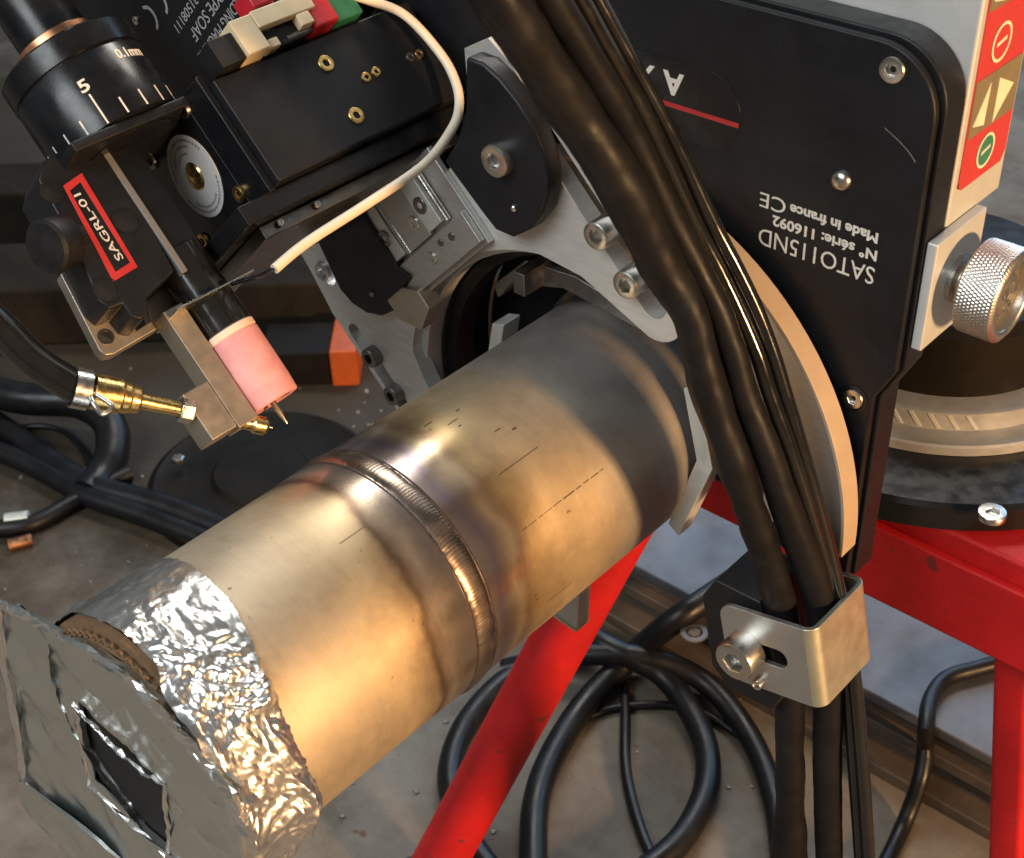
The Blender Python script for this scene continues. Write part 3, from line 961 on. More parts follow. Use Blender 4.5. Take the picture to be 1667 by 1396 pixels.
lobe_r = [(p[0], p[2]) for p in ((88.0, 86.0, 139.9), (72.7, 86.0, 126.6), (58.3, 86.0, 120.1), (46.5, 86.0, 118.3), (48.6, 86.0, 92.3), (49.5, 86.0, 85.6), (55.4, 86.0, 79.3), (66.0, 86.0, 77.6), (76.6, 86.0, 79.4), (85.1, 86.0, 83.7), (90.2, 86.0, 88.9), (94.7, 86.0, 96.8), (97.4, 86.0, 105.6), (97.8, 86.0, 115.5), (96.4, 86.0, 125.8), (93.6, 86.0, 133.9))]
lr = obj('arm_cover', MB().prism(lobe_r, 86, 94.8), 'anod', wel, HEAD, bev=1.5)
screw(lr, (75.0, 86, 104.6), (0, -1, 0), 6.4, 4.5, 'steel', HEAD)
obj('cover_pin', MB().lathe([(0, 1.2), (1.0, 1.0), (1.5, 0.3), (1.5, 0)], (65.5, 86, 87.5), (0, -1, 0), 16), 'steel', lr, HEAD, bev=0, sharp=80)
lobe_l = [(p[0], p[2]) for p in ((-14.7, 87.0, 139.3), (-16.2, 87.0, 124.4), (-17.3, 87.0, 104.2), (-17.8, 87.0, 99.7), (-13.7, 87.0, 92.9), (-20.3, 87.0, 91.7), (-25.2, 87.0, 89.0), (-36.2, 87.0, 86.7), (-47.2, 87.0, 88.4), (-55.4, 87.0, 93.6), (-60.8, 87.0, 101.1), (-62.6, 87.0, 109.0), (-60.6, 87.0, 116.7), (-55.9, 87.0, 133.7), (-52.9, 87.0, 146.5))]
ll = obj('arm_cover', MB().prism(lobe_l, 87, 94.8), 'anod', wel, HEAD, bev=1.2)
obj('cover_pin', MB().lathe([(0, 1.0), (1.1, 0.8), (1.6, 0.2), (1.6, 0)], (-43.5, 87, 98.5), (0, -1, 0), 16), 'dsteel', ll, HEAD, bev=0, sharp=80)

# linear slide between the covers
rp = obj('slide_base', MB().box(-24, 35.5, 92, 94.9, 84, 128), 'alu2', wel, HEAD, bev=0.4)
for x in (-20.5, 11.5):
    st = obj('slide_rail', MB().box(x, x + 10.5, 88.5, 91.9, 102, 126), 'jaw', wel, HEAD, bev=0.3)
    screw(st, (x + 5.0, 89.2, 112.5), (0, -1, 0), 3.6, 1.4, 'dsteel', HEAD)
    obj('rail_rod', MB().cyl((x + 12.6, 90.2, 101), (x + 12.6, 90.2, 126), 1.5, 14), 'steel', wel, HEAD, bev=0)
obj('slide_carriage', MB().box(-7.2, 11.0, 89.5, 91.9, 101, 126), 'alu2', wel, HEAD, bev=0.3)
screw(wel, (6.0, 89.5, 109), (0, -1, 0), 3.0, 0.9, 'steel', HEAD)
eb = obj('slide_end_block', MB().box(-21.5, 35.0, 88.8, 91.9, 86, 100), 'alu2', wel, HEAD, bev=0.5)
screw(eb, (4.0, 88.8, 93.5), (0, -1, 0), 2.6, 0.8, 'steel', HEAD)
obj('block_pin', MB().cyl((14, 88.8, 96), (14, 88.2, 96), 1.4, 16), 'dsteel', eb, HEAD, bev=0)
obj('block_pin', MB().cyl((22, 88.8, 95), (22, 88.2, 95), 1.6, 16), 'dsteel', eb, HEAD, bev=0)
obj('stop_block', MB().prism([(-36, 92), (-36, 82), (-27, 73), (-14, 78), (-14, 87), (-22, 92)], 86.5, 94.9), 'yoke', wel, HEAD, bev=0.4)

obj('bore_light_block', MB().prism(arc(0, 0, 83.8, 22, 200, 60) + arc(0, 0, 53, 200, 22, 60), 143, 150), 'plast', wel, bev=0.5)  # added ring, keeps back window light from reaching the pipe through the bore

# fixed jaws that grip the pipe
jaw = [(45.5, 40), (53.5, 9), (41.5, -30), (47, -34), (61, 8), (51.5, 44)]
obj('clamp_jaw', MB().prism(jaw, 112, 121), 'jaw', wel, bev=0.6)
obj('jaw_carrier', MB().box(56, 92, 122.2, 130, -6, 22), 'anod2', wel, bev=0.6)
obj('clamp_jaw', MB().prism([(-42, 54), (-14, 62), (24, 58), (24, 64), (-8, 70), (-34, 68), (-52, 50), (-50, 44)], 112, 124), 'dsteel', wel, bev=0.6)
jc = obj('jaw_carrier', MB().box(-40, 6, 116, 126, 70.5, 79), 'alu', wel, bev=0.6)
screw(jc, (-22, 116, 74.5), (0, -1, 0), 2.6, 1.2, 'dsteel')
obj('jaw_bar', MB().box(-30, -24, 100, 126, 60, 70), 'dsteel', wel, bev=0.4)
obj('clamp_jaw', MB().prism([(-47, 32), (-54, 30), (-60, 0), (-56, -24), (-49, -22), (-53, 2)], 112, 123), 'alu', wel, bev=0.6)

# ================================================================== torch carriage
tc_ = thing('torch_carriage', 'black motorised torch carriage with graduated dial and round white motor label', 'torch carriage', tuple(HEAD @ Vector((0, 30, 66))))
box = obj('motor_box', MB().box(-25, 40, 23, 121, 139.5, 182.5), 'anod', tc_, HEAD, bev=1.0)
for (yy, uu, r, m) in ((69.6, 172.0, 3.3, 'brass'), (68.1, 149.5, 3.3, 'brass'), (82.1, 161.1, 2.1, 'brass'), (87.6, 161.5, 2.1, 'brass'), (106.2, 161.4, 2.0, 'dsteel'), (110.8, 161.1, 2.0, 'brass')):
    screw(box, (39.15, yy, uu), (1, 0, 0), r, 1.6, m, HEAD, roll=random.uniform(0, 60))
fp = obj('face_plate', MB().box(-42, 36, 20, 22.9, 138.5, 187), 'anod2', tc_, HEAD, bev=0.5)
obj('face_inset', MB().box(-24, 21.5, 19.5, 19.95, 142, 186), 'anod2', tc_, HEAD, bev=0.2)
lab = obj('motor_label', MB().lathe([(4.8, 0), (16.3, 0), (16.3, 0.25), (4.8, 0.25), (4.8, 0)], (0, 19.5, 164.3), (0, -1, 0), 64), 'label', tc_, HEAD, bev=0)
obj('motor_shaft', MB().lathe([(0, 0.6), (2.0, 0.6), (2.2, 1.0), (5.0, 0.9), (5.6, 0.3), (5.6, 0)], (0, 19.5, 164.3), (0, -1, 0), 40), 'brass', tc_, HEAD, bev=0)
random.seed(5)
for (rr, a0, a1) in ((14.2, 20, 160), (11.8, 50, 140), (14.2, 195, 330), (12.2, 215, 300), (9.0, 60, 118)):
    ink = MB()
    a = a0
    while a < a1:
        w = random.uniform(2.5, 5.5)
        pts = []
        for (q, r_) in ((a, rr - 0.55), (a + w, rr - 0.55), (a + w, rr + 0.45), (a, rr + 0.45)):
            pts.append((r_ * math.cos(rad(q)), 164.3 + r_ * math.sin(rad(q))))
        ink.prism(pts, 19.2, 19.26)
        a += w + random.uniform(1.2, 2.6)
    obj('label_print', ink, 'ink', lab, HEAD, bev=0)
for (t_, u_) in ((19.5, 183.0), (-20.5, 182.0), (19.5, 146.5), (-20.5, 145.5)):
    screw(fp, (t_, 20.6, u_), (0, -1, 0), 3.2, 2.4, 'dsteel' if u_ > 170 else 'brass', HEAD)
# driver box behind the dial, with its print
db = obj('driver_box', MB().box(-75, 37, 58, 128, 191, 290), 'anod', tc_, HEAD, bev=1.2)
for (s_, p, sz, w) in (('WELDING MACHINE', (14.1, 58.0, 208.8), 4.6, 50), ('TYPE SOAF', (10.4, 58.0, 216.7), 5.2, 34), ('31508111', (-1.8, 58.0, 224.4), 4.0, 23)):
    text('driver_lettering', s_, (p[0], 57.98, p[2]), (-1, 0, 0), (0, 0, -1), sz, 'grey', db, HEAD, width=w)
cp_ = (-20.4, 58.0, 236.8)
for dx in (6.5, -5.5):
    obj('driver_mark', MB().prism(arc(cp_[0] + dx, cp_[2], 5.8, -80, 80, 12) + arc(cp_[0] + dx, cp_[2], 4.4, 80, -80, 12), 57.9, 58.02), 'grey', db, HEAD, bev=0)
p = (-34.3, 58.0, 241.8)
screw(db, (p[0], 58, p[2]), (0, -1, 0), 1.8, 0.8, 'steel', HEAD)
# graduated dial
DC = (0.0, 1.0)
dial = obj('dial', MB().lathe([(0, 0), (24.6, 0), (26, 0.8), (26, 26.2), (25.5, 26.8), (25.5, 27.2), (26.4, 27.6), (26.4, 36.0), (25.2, 37), (13, 37), (0, 37)], (DC[0], DC[1], 186.8), (0, 0, 1), 144,
           rfun=lambda a, h, r: r + (0.30 * math.sin(a * 72) if (r > 26.2) else 0)), 'anod2', tc_, HEAD, bev=0, sharp=40)
def dial_bend(th0, zc, rr=26.0):
    def f(a, b, h):
        th = rad(th0) + a / rr
        return Vector((DC[0] + (rr + h + 0.03) * math.cos(th), DC[1] + (rr + h + 0.03) * math.sin(th), zc + b))
    return f
for k in range(-4, 6):
    th = -29.7 + 18 * k
    L_ = 12.0 if k in (0, 5) else 6.2
    tk = MB()
    f = dial_bend(th, 187.8)
    v = [tk.bm.verts.new(f(a, b, h)) for h in (0.0, 0.08) for a, b in ((-0.32, 0), (0.32, 0), (0.32, L_), (-0.32, L_))]
    for q in ((0, 1, 2, 3), (4, 5, 6, 7), (0, 1, 5, 4), (1, 2, 6, 5), (2, 3, 7, 6), (3, 0, 4, 7)):
        tk.bm.faces.new([v[i] for i in q])
    obj('dial_tick', tk, 'white', dial, HEAD, bev=0)
text('dial_number', '5', (0, 0, 0), (0, 1, 0), (0, 0, 1), 4.6, 'white', dial, HEAD, width=3.6, bend=dial_bend(-29.7, 203.3), bold=0.02)
text('dial_number', '0.1mm', (0, 0, 0), (0, 1, 0), (0, 0, 1), 3.9, 'white', dial, HEAD, width=13.5, bend=dial_bend(22, 208.5), bold=0.03)
sp = obj('dial_spindle', MB().lathe([(0, 0), (17, 0), (17, 3), (13.5, 4), (13.5, 60), (0, 60)], (-3, 3, 223.9), (0, 0, 1), 48), 'anod2', tc_, HEAD, bev=0)
obj('spindle_collar', MB().lathe([(13.6, 0), (15.6, 0), (16.0, 0.5), (16.0, 3.0), (15.2, 3.6), (13.6, 3.6), (13.6, 0)], (-3, 3, 227.9), (0, 0, 1), 48), 'copper', tc_, HEAD, bev=0)
obj('dial_base', MB().box(-26, 23.5, -29, 30, 182.6, 186.6), 'anod', tc_, HEAD, bev=0.8)
obj('dial_seat', MB().lathe([(0, 0), (22, 0), (22, 4.6), (0, 4.6)], (DC[0], DC[1], 182.2), (0, 0, 1), 48), 'anod2', tc_, HEAD, bev=0)
# cross slide block with its red framed plate
sb_poly = [p[1:] for p in ((9.1, -8.7, 192.9), (9.0, -34.2, 188.6), (9.0, -39.5, 183.2), (9.0, -40.8, 168.6), (9.0, -43.7, 147.7), (9.0, -46.0, 136.7), (9.0, -44.5, 132.2), (9.1, -39.1, 131.8), (9.1, -39.1, 126.4), (9.0, -36.6, 124.0), (9.0, -32.5, 124.9), (9.1, -29.6, 130.2), (9.1, -14.8, 134.1))]
sb = obj('slide_block', MB().prism(sb_poly, -16, 9, plane='yz'), 'anod', tc_, HEAD, bev=0.9)
obj('slide_strip', MB().box(4, 9.6, -13.3, -10.6, 132, 185.5), 'strip', tc_, HEAD, bev=0.3)
obj('slide_body', MB().box(-40, 8.6, -10.4, 0.5, 136.5, 182.4), 'anod2', tc_, HEAD, bev=0.5)
for (yy, uu, rr) in (((9.1, -20.0, 157.8)[1], (9.1, -20.0, 157.8)[2], 4.6), ((9.1, -41.4, 139.0)[1], (9.1, -41.4, 139.0)[2], 4.2), ((9.1, -37.8, 177.5)[1], (9.1, -37.8, 177.5)[2], 3.8)):
    obj('counterbore', MB().lathe([(0, 0.05), (rr, 0.05), (rr, 0.35), (rr + 0.5, 0.35), (rr + 0.5, 0), (0, 0)], (9, yy, uu), (1, 0, 0), 28), 'plast', sb, HEAD, bev=0)
fr = MB()
fo_ = [Vector(p[1:]) for p in ((9.2, -24.3, 179.5), (9.2, -33.1, 177.9), (9.2, -37.6, 140.1), (9.2, -26.5, 141.0))]
fc_ = sum(fo_, Vector((0, 0))) / 4
fr.prism([tuple(p) for p in fo_], 9.02, 9.3, [[tuple(fc_ + Vector(((p - fc_).x * 0.60, (p - fc_).y * 0.86))) for p in fo_]], plane='yz')
obj('red_frame', fr, 'redl', sb, HEAD, bev=0.1)
text('plate_lettering', 'SAGRL-01', (9.0, fc_.x, fc_.y), (0, 0, 1), (0, -1, 0), 2.9, 'label', sb, HEAD, width=27.5, bold=0.01)
kp = (6.0, -46.6, 160.2)
obj('lock_knob', MB().lathe([(0, 0), (5, 0), (5, 5), (9.0, 6), (9.6, 7), (9.6, 15), (8.6, 16.2), (0, 16.4)], (kp[0], kp[1] + 9.0, kp[2]), (0.35, -1, 0), 40), 'plast', tc_, HEAD, bev=0)
# tan yoke and the arm that carries the wire guide
yk = [(-8.0, -44.4, 154.6)[1:], (-8.0, -48.3, 124.1)[1:], (-8.0, -47.4, 121.6)[1:], (-8.0, -44.4, 120.6)[1:], (-8.0, -11.5, 122.1)[1:], (-8.0, -6.9, 135.6)[1:], (-8.0, -20.6, 137.2)[1:], (-8.0, -25.3, 125.2)[1:], (-8.0, -32.0, 124.5)[1:], (-8.0, -30.5, 133.6)[1:], (-8.0, -30.8, 154.8)[1:]]
yo = obj('yoke', MB().prism(yk, -14, -8, plane='yz'), 'yoke', tc_, HEAD, bev=0.5)
hp = (-8.1, -43.4, 127.4)
obj('yoke_hole', MB().lathe([(0, 0.05), (2.2, 0.05), (2.2, 0.3), (3.0, 0.3), (3.0, 0), (0, 0)], (-8, hp[1], hp[2]), (1, 0, 0), 24), 'dsteel', yo, HEAD, bev=0)
obj('guide_arm', MB().box(-8, 3, -25.0, -16.2, 74.5, 124), 'yoke', tc_, HEAD, bev=0.4)
gb = obj('guide_block', MB().box(-10, 3.0, -36.5, -25.1, 75.5, 95), 'yoke', tc_, HEAD, bev=0.6)
obj('clamp_blade', MB().box(-12, 12, -24, 11, 120.5, 121.3), 'steel', tc_, HEAD, bev=0.2)
# torch
obj('torch_body', MB().lathe([(0, 0), (9.5, 0), (9.9, 0.5), (9.9, 34), (0, 34)], (0, -5.6, 107.5), (0, 0, 1), 56), 'gloss', tc_, HEAD, bev=0)
nz = obj('gas_nozzle', MB().lathe([(6.6, 6), (6.6, 0.2), (9.4, 0), (9.9, 0.5), (10.2, 7), (10.2, 27.5), (9.9, 28.3), (0, 28.3)], (0, -5.6, 76.2), (0, 0, 1), 64), 'pink', tc_, HEAD, bev=0)
obj('nozzle_rim', MB().lathe([(0, 0), (9.9, 0), (10.25, 0.4), (10.25, 2.6), (9.7, 3.0), (0, 3.0)], (0, -5.6, 104.5), (0, 0, 1), 64), 'pinkrim', nz, HEAD, bev=0)
obj('electrode', MB().lathe([(0, 0), (0.35, 0.6), (1.2, 5.5), (1.2, 20), (0, 20)], (0, -6.4, 66.6), (0, 0, 1), 24), 'tung', tc_, HEAD, bev=0)
# plates and rod under the motor box
obj('slide_plate', MB().box(-28, 34, 6, 119, 131.5, 139.2), 'anod2', tc_, HEAD, bev=0.5)
obj('slide_plate', MB().box(-30, 26, 14, 117, 126.0, 131.2), 'dsteel', tc_, HEAD, bev=0.5)
obj('guide_rod', MB().cyl((27.5, 52, 134), (27.5, 118, 136.0), 1.2, 16), 'steel', tc_, HEAD, bev=0)
for yy in (22, 40):
    screw(tc_, (27.0, yy, 129), (1, 0, 0), 1.4, 0.8, 'steel', HEAD)
# plugs on top of the motor box
cn = obj('plug', MB().box(36, 48, 37, 47, 183, 197), 'conn', tc_, HEAD, bev=0.6)
obj('plug_lever', MB().box(44, 48.5, 47, 74, 190.5, 197.5), 'conn', cn, HEAD, bev=0.6)
obj('plug_tooth', MB().box(44, 48.4, 64, 70, 185.5, 190.4), 'conn', cn, HEAD, bev=0.5)
obj('plug_foot', MB().box(40, 46, 47.2, 53, 183, 186.5), 'conn', cn, HEAD, bev=0.4)
obj('plug_clip', MB().box(34, 46, 26, 36.8, 183, 194), 'plast', tc_, HEAD, bev=0.5)
obj('plug_body', MB().box(34, 44, 48, 66, 183, 190), 'plast', tc_, HEAD, bev=0.6)
obj('plug_pin', MB().cyl((43, 58, 185), (43, 78, 185.5), 1.5, 14), 'dsteel', tc_, HEAD, bev=0)
obj('red_plug', MB().box(37, 47, 70, 82, 183.5, 199), 'redc', tc_, HEAD, bev=1.0)
obj('red_plug', MB().box(37, 48.5, 50, 60, 198, 206), 'redc', tc_, HEAD, bev=1.0)
obj('green_plug', MB().box(37, 44, 82.5, 96, 183.5, 200), 'greenc', tc_, HEAD, bev=0.8)
obj('white_plug', MB().box(43, 47, 66, 88, 198, 206), 'label', tc_, HEAD, bev=0.6)

# ================================================================== cream wire
cw = MB().tube([(40, 60, 218), (43, 84, 200), (45.0, 100.0, 186.5), (47.0, 109.7, 174.9), (49.0, 112.3, 155.1), (50.0, 109.7, 142.2), (49.0, 105.0, 133.4), (48.0, 96.2, 127.2), (47.0, 76.6, 120.3), (44.1, 47.6, 117.6), (40.0, 18.5, 115.8), (38.0, 2.2, 113.1)], 1.85, 16, 2.0)
tag(obj('cream_wire', cw, 'wire', None, HEAD, bev=0), 'thin cream sleeved wire looping over and under the black motor box', 'wire')

tag(obj('torch_lead', MB().tube([(38.0, 2.9, 113.2), (32.0, -0.1, 114.3), (22.1, -0.3, 117.2), (10.0, 1.1, 120.2)], 0.8, 10, 1.5), 'gloss', None, HEAD, bev=0), 'thin dark lead from the cream wire end to the black torch barrel', 'lead')

# ================================================================== wire feed guide on the torch side
wf = thing('wire_feed_nozzle', 'brass wire feed nozzle pointing at the tungsten tip below the pink cup', 'wire nozzle', tuple(HEAD @ Vector((0, -20, 74))))
A0, A1 = Vector((0.0, -67.7, 115.8)), Vector((0.0, -15.2, 71.0))
ax = (A1 - A0).normalized()
def at(f):
    return tuple(A0.lerp(A1, f))
LN = (A1 - A0).length
obj('fitting', MB().lathe([(0, 0), (5.6, 0), (6.4, 0.8), (6.4, 10), (5.6, 10.6), (5.6, 13), (5.0, 13.6), (4.9, 16.5), (4.0, 17.2), (0, 17.2)], at(0.09), ax, 12), 'brass', wf, HEAD, bev=0.3)
obj('stem', MB().lathe([(0, 0), (3.0, 0), (2.7, 12), (2.7, LN * 0.26), (0, LN * 0.26)], at(0.32), ax, 28), 'brass', wf, HEAD, bev=0)
obj('nut', MB().lathe([(0, 0), (4.4, 0), (4.8, 0.6), (4.8, 4.6), (4.2, 5.2), (0, 5.2)], at(0.545), ax, 6), 'steel', wf, HEAD, bev=0.3)
obj('tip_stem', MB().lathe([(0, 0), (2.6, 0), (2.6, LN * 0.2), (0, LN * 0.2)], at(0.76), ax, 24), 'brass', wf, HEAD, bev=0)
obj('tip', MB().lathe([(0, 0), (2.4, 0.2), (3.4, 1.2), (3.4, 5.2), (2.2, 6.6), (0.8, 7.2), (0, 7.2)], at(0.93), ax, 28), 'brass', wf, HEAD, bev=0)
obj('filler_wire', MB().cyl(at(1.0), at(1.05), 0.4, 10), 'steel', wf, HEAD, bev=0)
ft = MB().tube([(12.0, -98.7, 182.9), (8.0, -87.1, 165.1), (4.0, -78.8, 144.2), (1.0, -73.9, 129.1), at(0.03), at(0.09)], 5.9, 24, 2.5)
tag(obj('feed_hose', ft, 'gloss', None, HEAD, bev=0), 'glossy black feed hose bending into the brass fitting', 'hose')
clip = thing('hose_clip', 'small bent steel spring clip squeezed round the glossy feed hose', 'clip', tuple(HEAD @ Vector(at(0.03))))
obj('clip_band', MB().lathe([(6.5, 0), (7.1, 0), (7.1, 5.5), (6.5, 5.5), (6.5, 0)], at(0.0), ax, 32), 'steel', clip, HEAD, bev=0)
cpt = Vector(at(0.03))
obj('clip_ear', MB().tube([cpt + Vector((5, 0, -5)), cpt + Vector((7, -1.5, -8)), cpt + Vector((7, -1, -12.5)), cpt + Vector((7, 3.5, -12)), cpt + Vector((6, 3, -8.5)), cpt + Vector((5, 2, -5.5))], 0.9, 10, 0.8), 'steel', clip, HEAD, bev=0)

# ================================================================== hoses over the housing, and their bracket
hoseA = [(28.9, 6.0, 250.3), (36.3, 16.0, 229.9), (42.3, 27.0, 208.2), (47.1, 42.0, 182.0), (54.3, 51.0, 163.3), (62.1, 60.0, 138.9), (67.5, 66.0, 121.2), (76.5, 68.0, 107.9), (81.1, 69.0, 92.4), (85.0, 70.0, 78.2), (93.7, 73.0, 54.6), (101.1, 79.0, 25.8), (107.4, 88.0, -7.9), (112.0, 96.0, -46.3), (115.6, 101.0, -108.6), (121.3, 104.0, -184.5), (129.8, 106.0, -274.0)]
def rA(f):
    return 6.0 + 1.9 / (1 + math.exp((f - 0.27) * 90)) + 0.7 * math.exp(-((f - 0.355) / 0.028) ** 2) + 0.22 * math.sin(f * 97 + 1) + 2.9 / (1 + math.exp(-(f - 0.80) * 70))
tag(obj('rubber_hose', MB().tube(hoseA, 7.6, 36, 1.6, rf=rA, jit=0.6), 'rub', None, bev=0), 'thick matt black hose in a wrinkled rubber sleeve beside the slotted arm', 'hose', 'hoses held by the bent bracket')
hoseB = [(37.7, 20.0, 248.5), (43.0, 30.0, 227.5), (47.7, 42.0, 204.9), (53.7, 56.0, 178.9), (57.6, 65.0, 158.9), (65.2, 73.0, 134.4), (72.6, 77.5, 117.8), (80.2, 79.5, 103.7), (86.4, 81.0, 88.4), (91.0, 82.0, 74.3), (100.8, 85.0, 51.0), (109.4, 90.0, 23.1), (118.8, 98.0, -9.8), (124.3, 105.0, -48.6), (128.7, 109.0, -109.7), (136.5, 111.0, -178.5), (146.7, 113.0, -264.9)]
tag(obj('rubber_hose', MB().tube(hoseB, 6.8, 28, 2.0, rf=lambda f: 5.0 + 1.0 * min(1.0, max(0.0, (f - 0.3) / 0.2)) + 0.12 * math.sin(f * 30), jit=0.3), 'rub', None, bev=0), 'matt black rubber hose in the middle of the bracket bundle', 'hose', 'hoses held by the bent bracket')
hoseC = [(35.4, 36.0, 244.5), (41.3, 45.0, 223.1), (47.2, 55.0, 200.8), (54.9, 66.0, 175.8), (60.8, 73.0, 156.8), (68.0, 81.0, 132.0), (75.3, 86.0, 114.9), (82.6, 88.5, 100.3), (90.2, 90.0, 85.4), (95.7, 91.0, 71.5), (105.4, 93.5, 48.1), (114.2, 97.5, 20.7), (122.0, 103.0, -9.9), (129.4, 110.0, -52.6), (137.9, 114.0, -107.3), (148.3, 117.0, -174.3), (161.2, 119.0, -257.2)]
tag(obj('plastic_tube', MB().tube(hoseC, 2.9, 20, 2.5), 'gloss', None, bev=0), 'thin shiny black plastic tube next to the matt hose', 'tube', 'tubes held by the bent bracket')
hoseD = [(32.7, 46.0, 241.7), (39.1, 55.0, 220.0), (46.4, 64.0, 197.9), (55.1, 74.0, 173.0), (61.9, 80.5, 154.3), (71.2, 87.0, 130.5), (79.3, 91.0, 114.1), (86.5, 93.8, 99.2), (93.2, 95.5, 83.8), (98.5, 96.6, 69.7), (107.2, 98.5, 46.0), (116.0, 101.0, 19.4), (123.8, 104.0, -8.0), (133.8, 107.0, -47.3), (143.2, 110.0, -99.7), (153.7, 113.0, -165.5), (167.2, 115.0, -246.2)]
tag(obj('plastic_tube', MB().tube(hoseD, 2.7, 20, 2.5), 'gloss', None, bev=0), 'thinnest shiny black tube along the outer edge of the bundle', 'tube', 'tubes held by the bent bracket')

br = thing('hose_bracket', 'bent zinc plated bracket with slot and cap screw gathering the black hoses', 'bracket', (105, 95, -60))
BF = Matrix.Translation((112, 80, -36)) @ Matrix.Rotation(rad(-13), 4, 'Y')
def bent():
    # plan outline of the bend and side: x along the front, y into depth
    t = 2.2
    cl = [(17, 0)] + arc(17, 5, 5, -90, 0, 6)[1:] + [(22, 33)] + arc(17, 33, 5, 0, 90, 6)[1:] + [(6, 38)]
    inn_ = [(17, t)] + arc(17, 5, 5 - t, -90, 0, 6)[1:] + [(22 - t, 33)] + arc(17, 33, 5 - t, 0, 90, 6)[1:] + [(6, 38 - t)]
    return cl + inn_[::-1]
hs = arc(4.5, 0, 4.2, -90, 90, 8) + arc(-9, 0, 4.2, 90, 270, 8)
fpoly = [(16.98, -18), (16.98, 18)] + arc(-14, 12, 6, 90, 180, 6) + arc(-14, -12, 6, 180, 270, 6)
obj('front_tab', MB().prism(fpoly, 0, 2.2, [hs]), 'zinc_shaded', br, BF, bev=0.35)
obj('bent_side', MB().prism(bent(), -18, 18, plane='xy'), 'zinc', br, BF, bev=0.35)
screw(br, (-9.5, -0.1, -0.5), (0, -1, 0), 8.4, 9.5, 'steel', BF, roll=14)
screw(br, (-5.5, -0.1, -14.5), (0, -1, 0), 2.3, 3.0, 'steel', BF)
obj('mounting_block', MB().prism([(-32, 14), (-24, 24), (-4, 20), (0, -24), (-6, -33), (-26, -30), (-33, -20)], 5, 34), 'plast', br, BF, bev=1.0)

# ================================================================== red stand
st = thing('red_stand', 'bright red powder coated steel stand with splayed legs under the head', 'stand', (40, 200, -360))
beam = obj('cross_beam', MB().box(-20, 330, 203, 250, -104, -49), 'red', st, bev=2.5)
obj('front_plate', MB().box(30, 330, 197.5, 202.6, -101, -60), 'red', st, bev=1.5)
Ptop, Pbot = Vector((-26.9, 190.0, -89.9)), Vector((-85.8, 84.4, -332.0))
d = (Pbot - Ptop)
Pb2 = Ptop + d * ((-360 - Ptop.z) / d.z)
obj('leg', MB().cyl(Ptop, Pb2, 15.5, 40), 'red', st, bev=0)
obj('leg_foot', MB().cyl(Pb2 + Vector((0, 0, 0)), Pb2 + Vector((0, 0, 6)), 24, 32), 'plast', st, bev=0)
lx = MB()
q0, q1 = Vector((147.3, 204.0, -88.4)), Vector((171.8, 204.0, -232.3))
k = (-360 - q0.z) / (q1.z - q0.z)
q2 = q0.lerp(q1, k)
lx.prism([(q0.x, -70), (q0.x + 17, -70), (q2.x + 17, -359.5), (q2.x, -359.5)], 205, 240)
obj('leg', lx, 'red', st, bev=3.0)
# round flange and scale ring of the turntable base
FC = (230.0, 330.0)
tb = thing('turntable_base', 'round black turntable flange with a silver scale ring on the red stand', 'turntable', (FC[0], FC[1], -48))
fo = Vector((140.6, 215.6, -46.0))
dirn = Vector((0.68, -0.73, 0))
RB = 120.0
FCx, FCy = fo.x - dirn.x * RB, fo.y - dirn.y * RB
obj('flange', MB().lathe([(0, 0), (RB, 0), (RB, 11), (RB - 2, 13), (0, 13)], (FCx, FCy, -48), (0, 0, 1), 96), 'anod2', tb, bev=0)
fs = Vector((138.9, 207.3, -34.0))
screw(tb, (fs.x, fs.y, -36), (0, 0, 1), 6.0, 3.0, 'steel')
so = Vector((108.7, 234.4, -30.0))
RS = 62.0
SC = (FCx, FCy)
RS = max(50.0, (Vector((so.x - FCx, so.y - FCy))).length)
obj('scale_ring', MB().lathe([(0, 0), (RS, 0), (RS, 4), (RS - 1, 5), (RS - 12, 5), (RS - 12, 14), (RS - 14, 15), (0, 15)], (FCx, FCy, -34.8), (0, 0, 1), 96), 'scale', tb, bev=0)
for i in range(11):
    a = math.degrees(math.atan2(-0.95, 0.15)) + (i - 5) * 6.5
    mk = MB()
    q = [(-3.4, -21.5), (-1.6, -21.5), (3.4, -29.0), (1.6, -29.0)]
    mk.prism(q, RS - 12.4, RS - 11.7, plane='yz')
    obj('scale_mark', mk, 'jaw', tb, Matrix.Translation((FCx, FCy, 0)) @ Matrix.Rotation(rad(a), 4, 'Z'), bev=0)
obj('turntable_hub', MB().lathe([(0, 0), (RS * 0.72, 0), (RS * 0.72, 30), (RS * 0.66, 34), (0, 34)], (FCx, FCy, -19.7), (0, 0, 1), 72), 'dark', tb, bev=0)

# ================================================================== things on the floor
def cable(name, label, pts, r, m='pvc', group='cables lying on the floor', cat='cable'):
    return tag(obj(name, MB().tube(pts, r, 14, 6.0), m, None, bev=0), label, cat, group)
z1 = -351.0
cable('floor_cable', 'thick black cable curving from the bracket block round to the red leg foot', [(-45.5, 415.4, -296.0), (-65.4, 370.7, -296.0), (-74.4, 323.5, -297.0), (-83.5, 302.7, -306.0), (-104.9, 292.4, -340.0), (-106.8, 236.1, -350.0), (-88.3, 175.5, -350.0), (-59.3, 133.7, -350.0), (-23.3, 98.3, -350.0), (25.9, 66.0, -350.0)], 8.6)
cable('floor_cable', 'thick black cable forming the round side of the floor loop', [(-185.4, 294.6, -350.0), (-120.7, 279.1, -333.0), (-80.7, 291.0, -345.0), (-36.9, 271.9, -351.0), (-10.2, 242.3, -351.0), (2.4, 204.2, -351.0), (1.4, 168.9, -351.0), (-10.3, 120.8, -351.0)], 8.2)
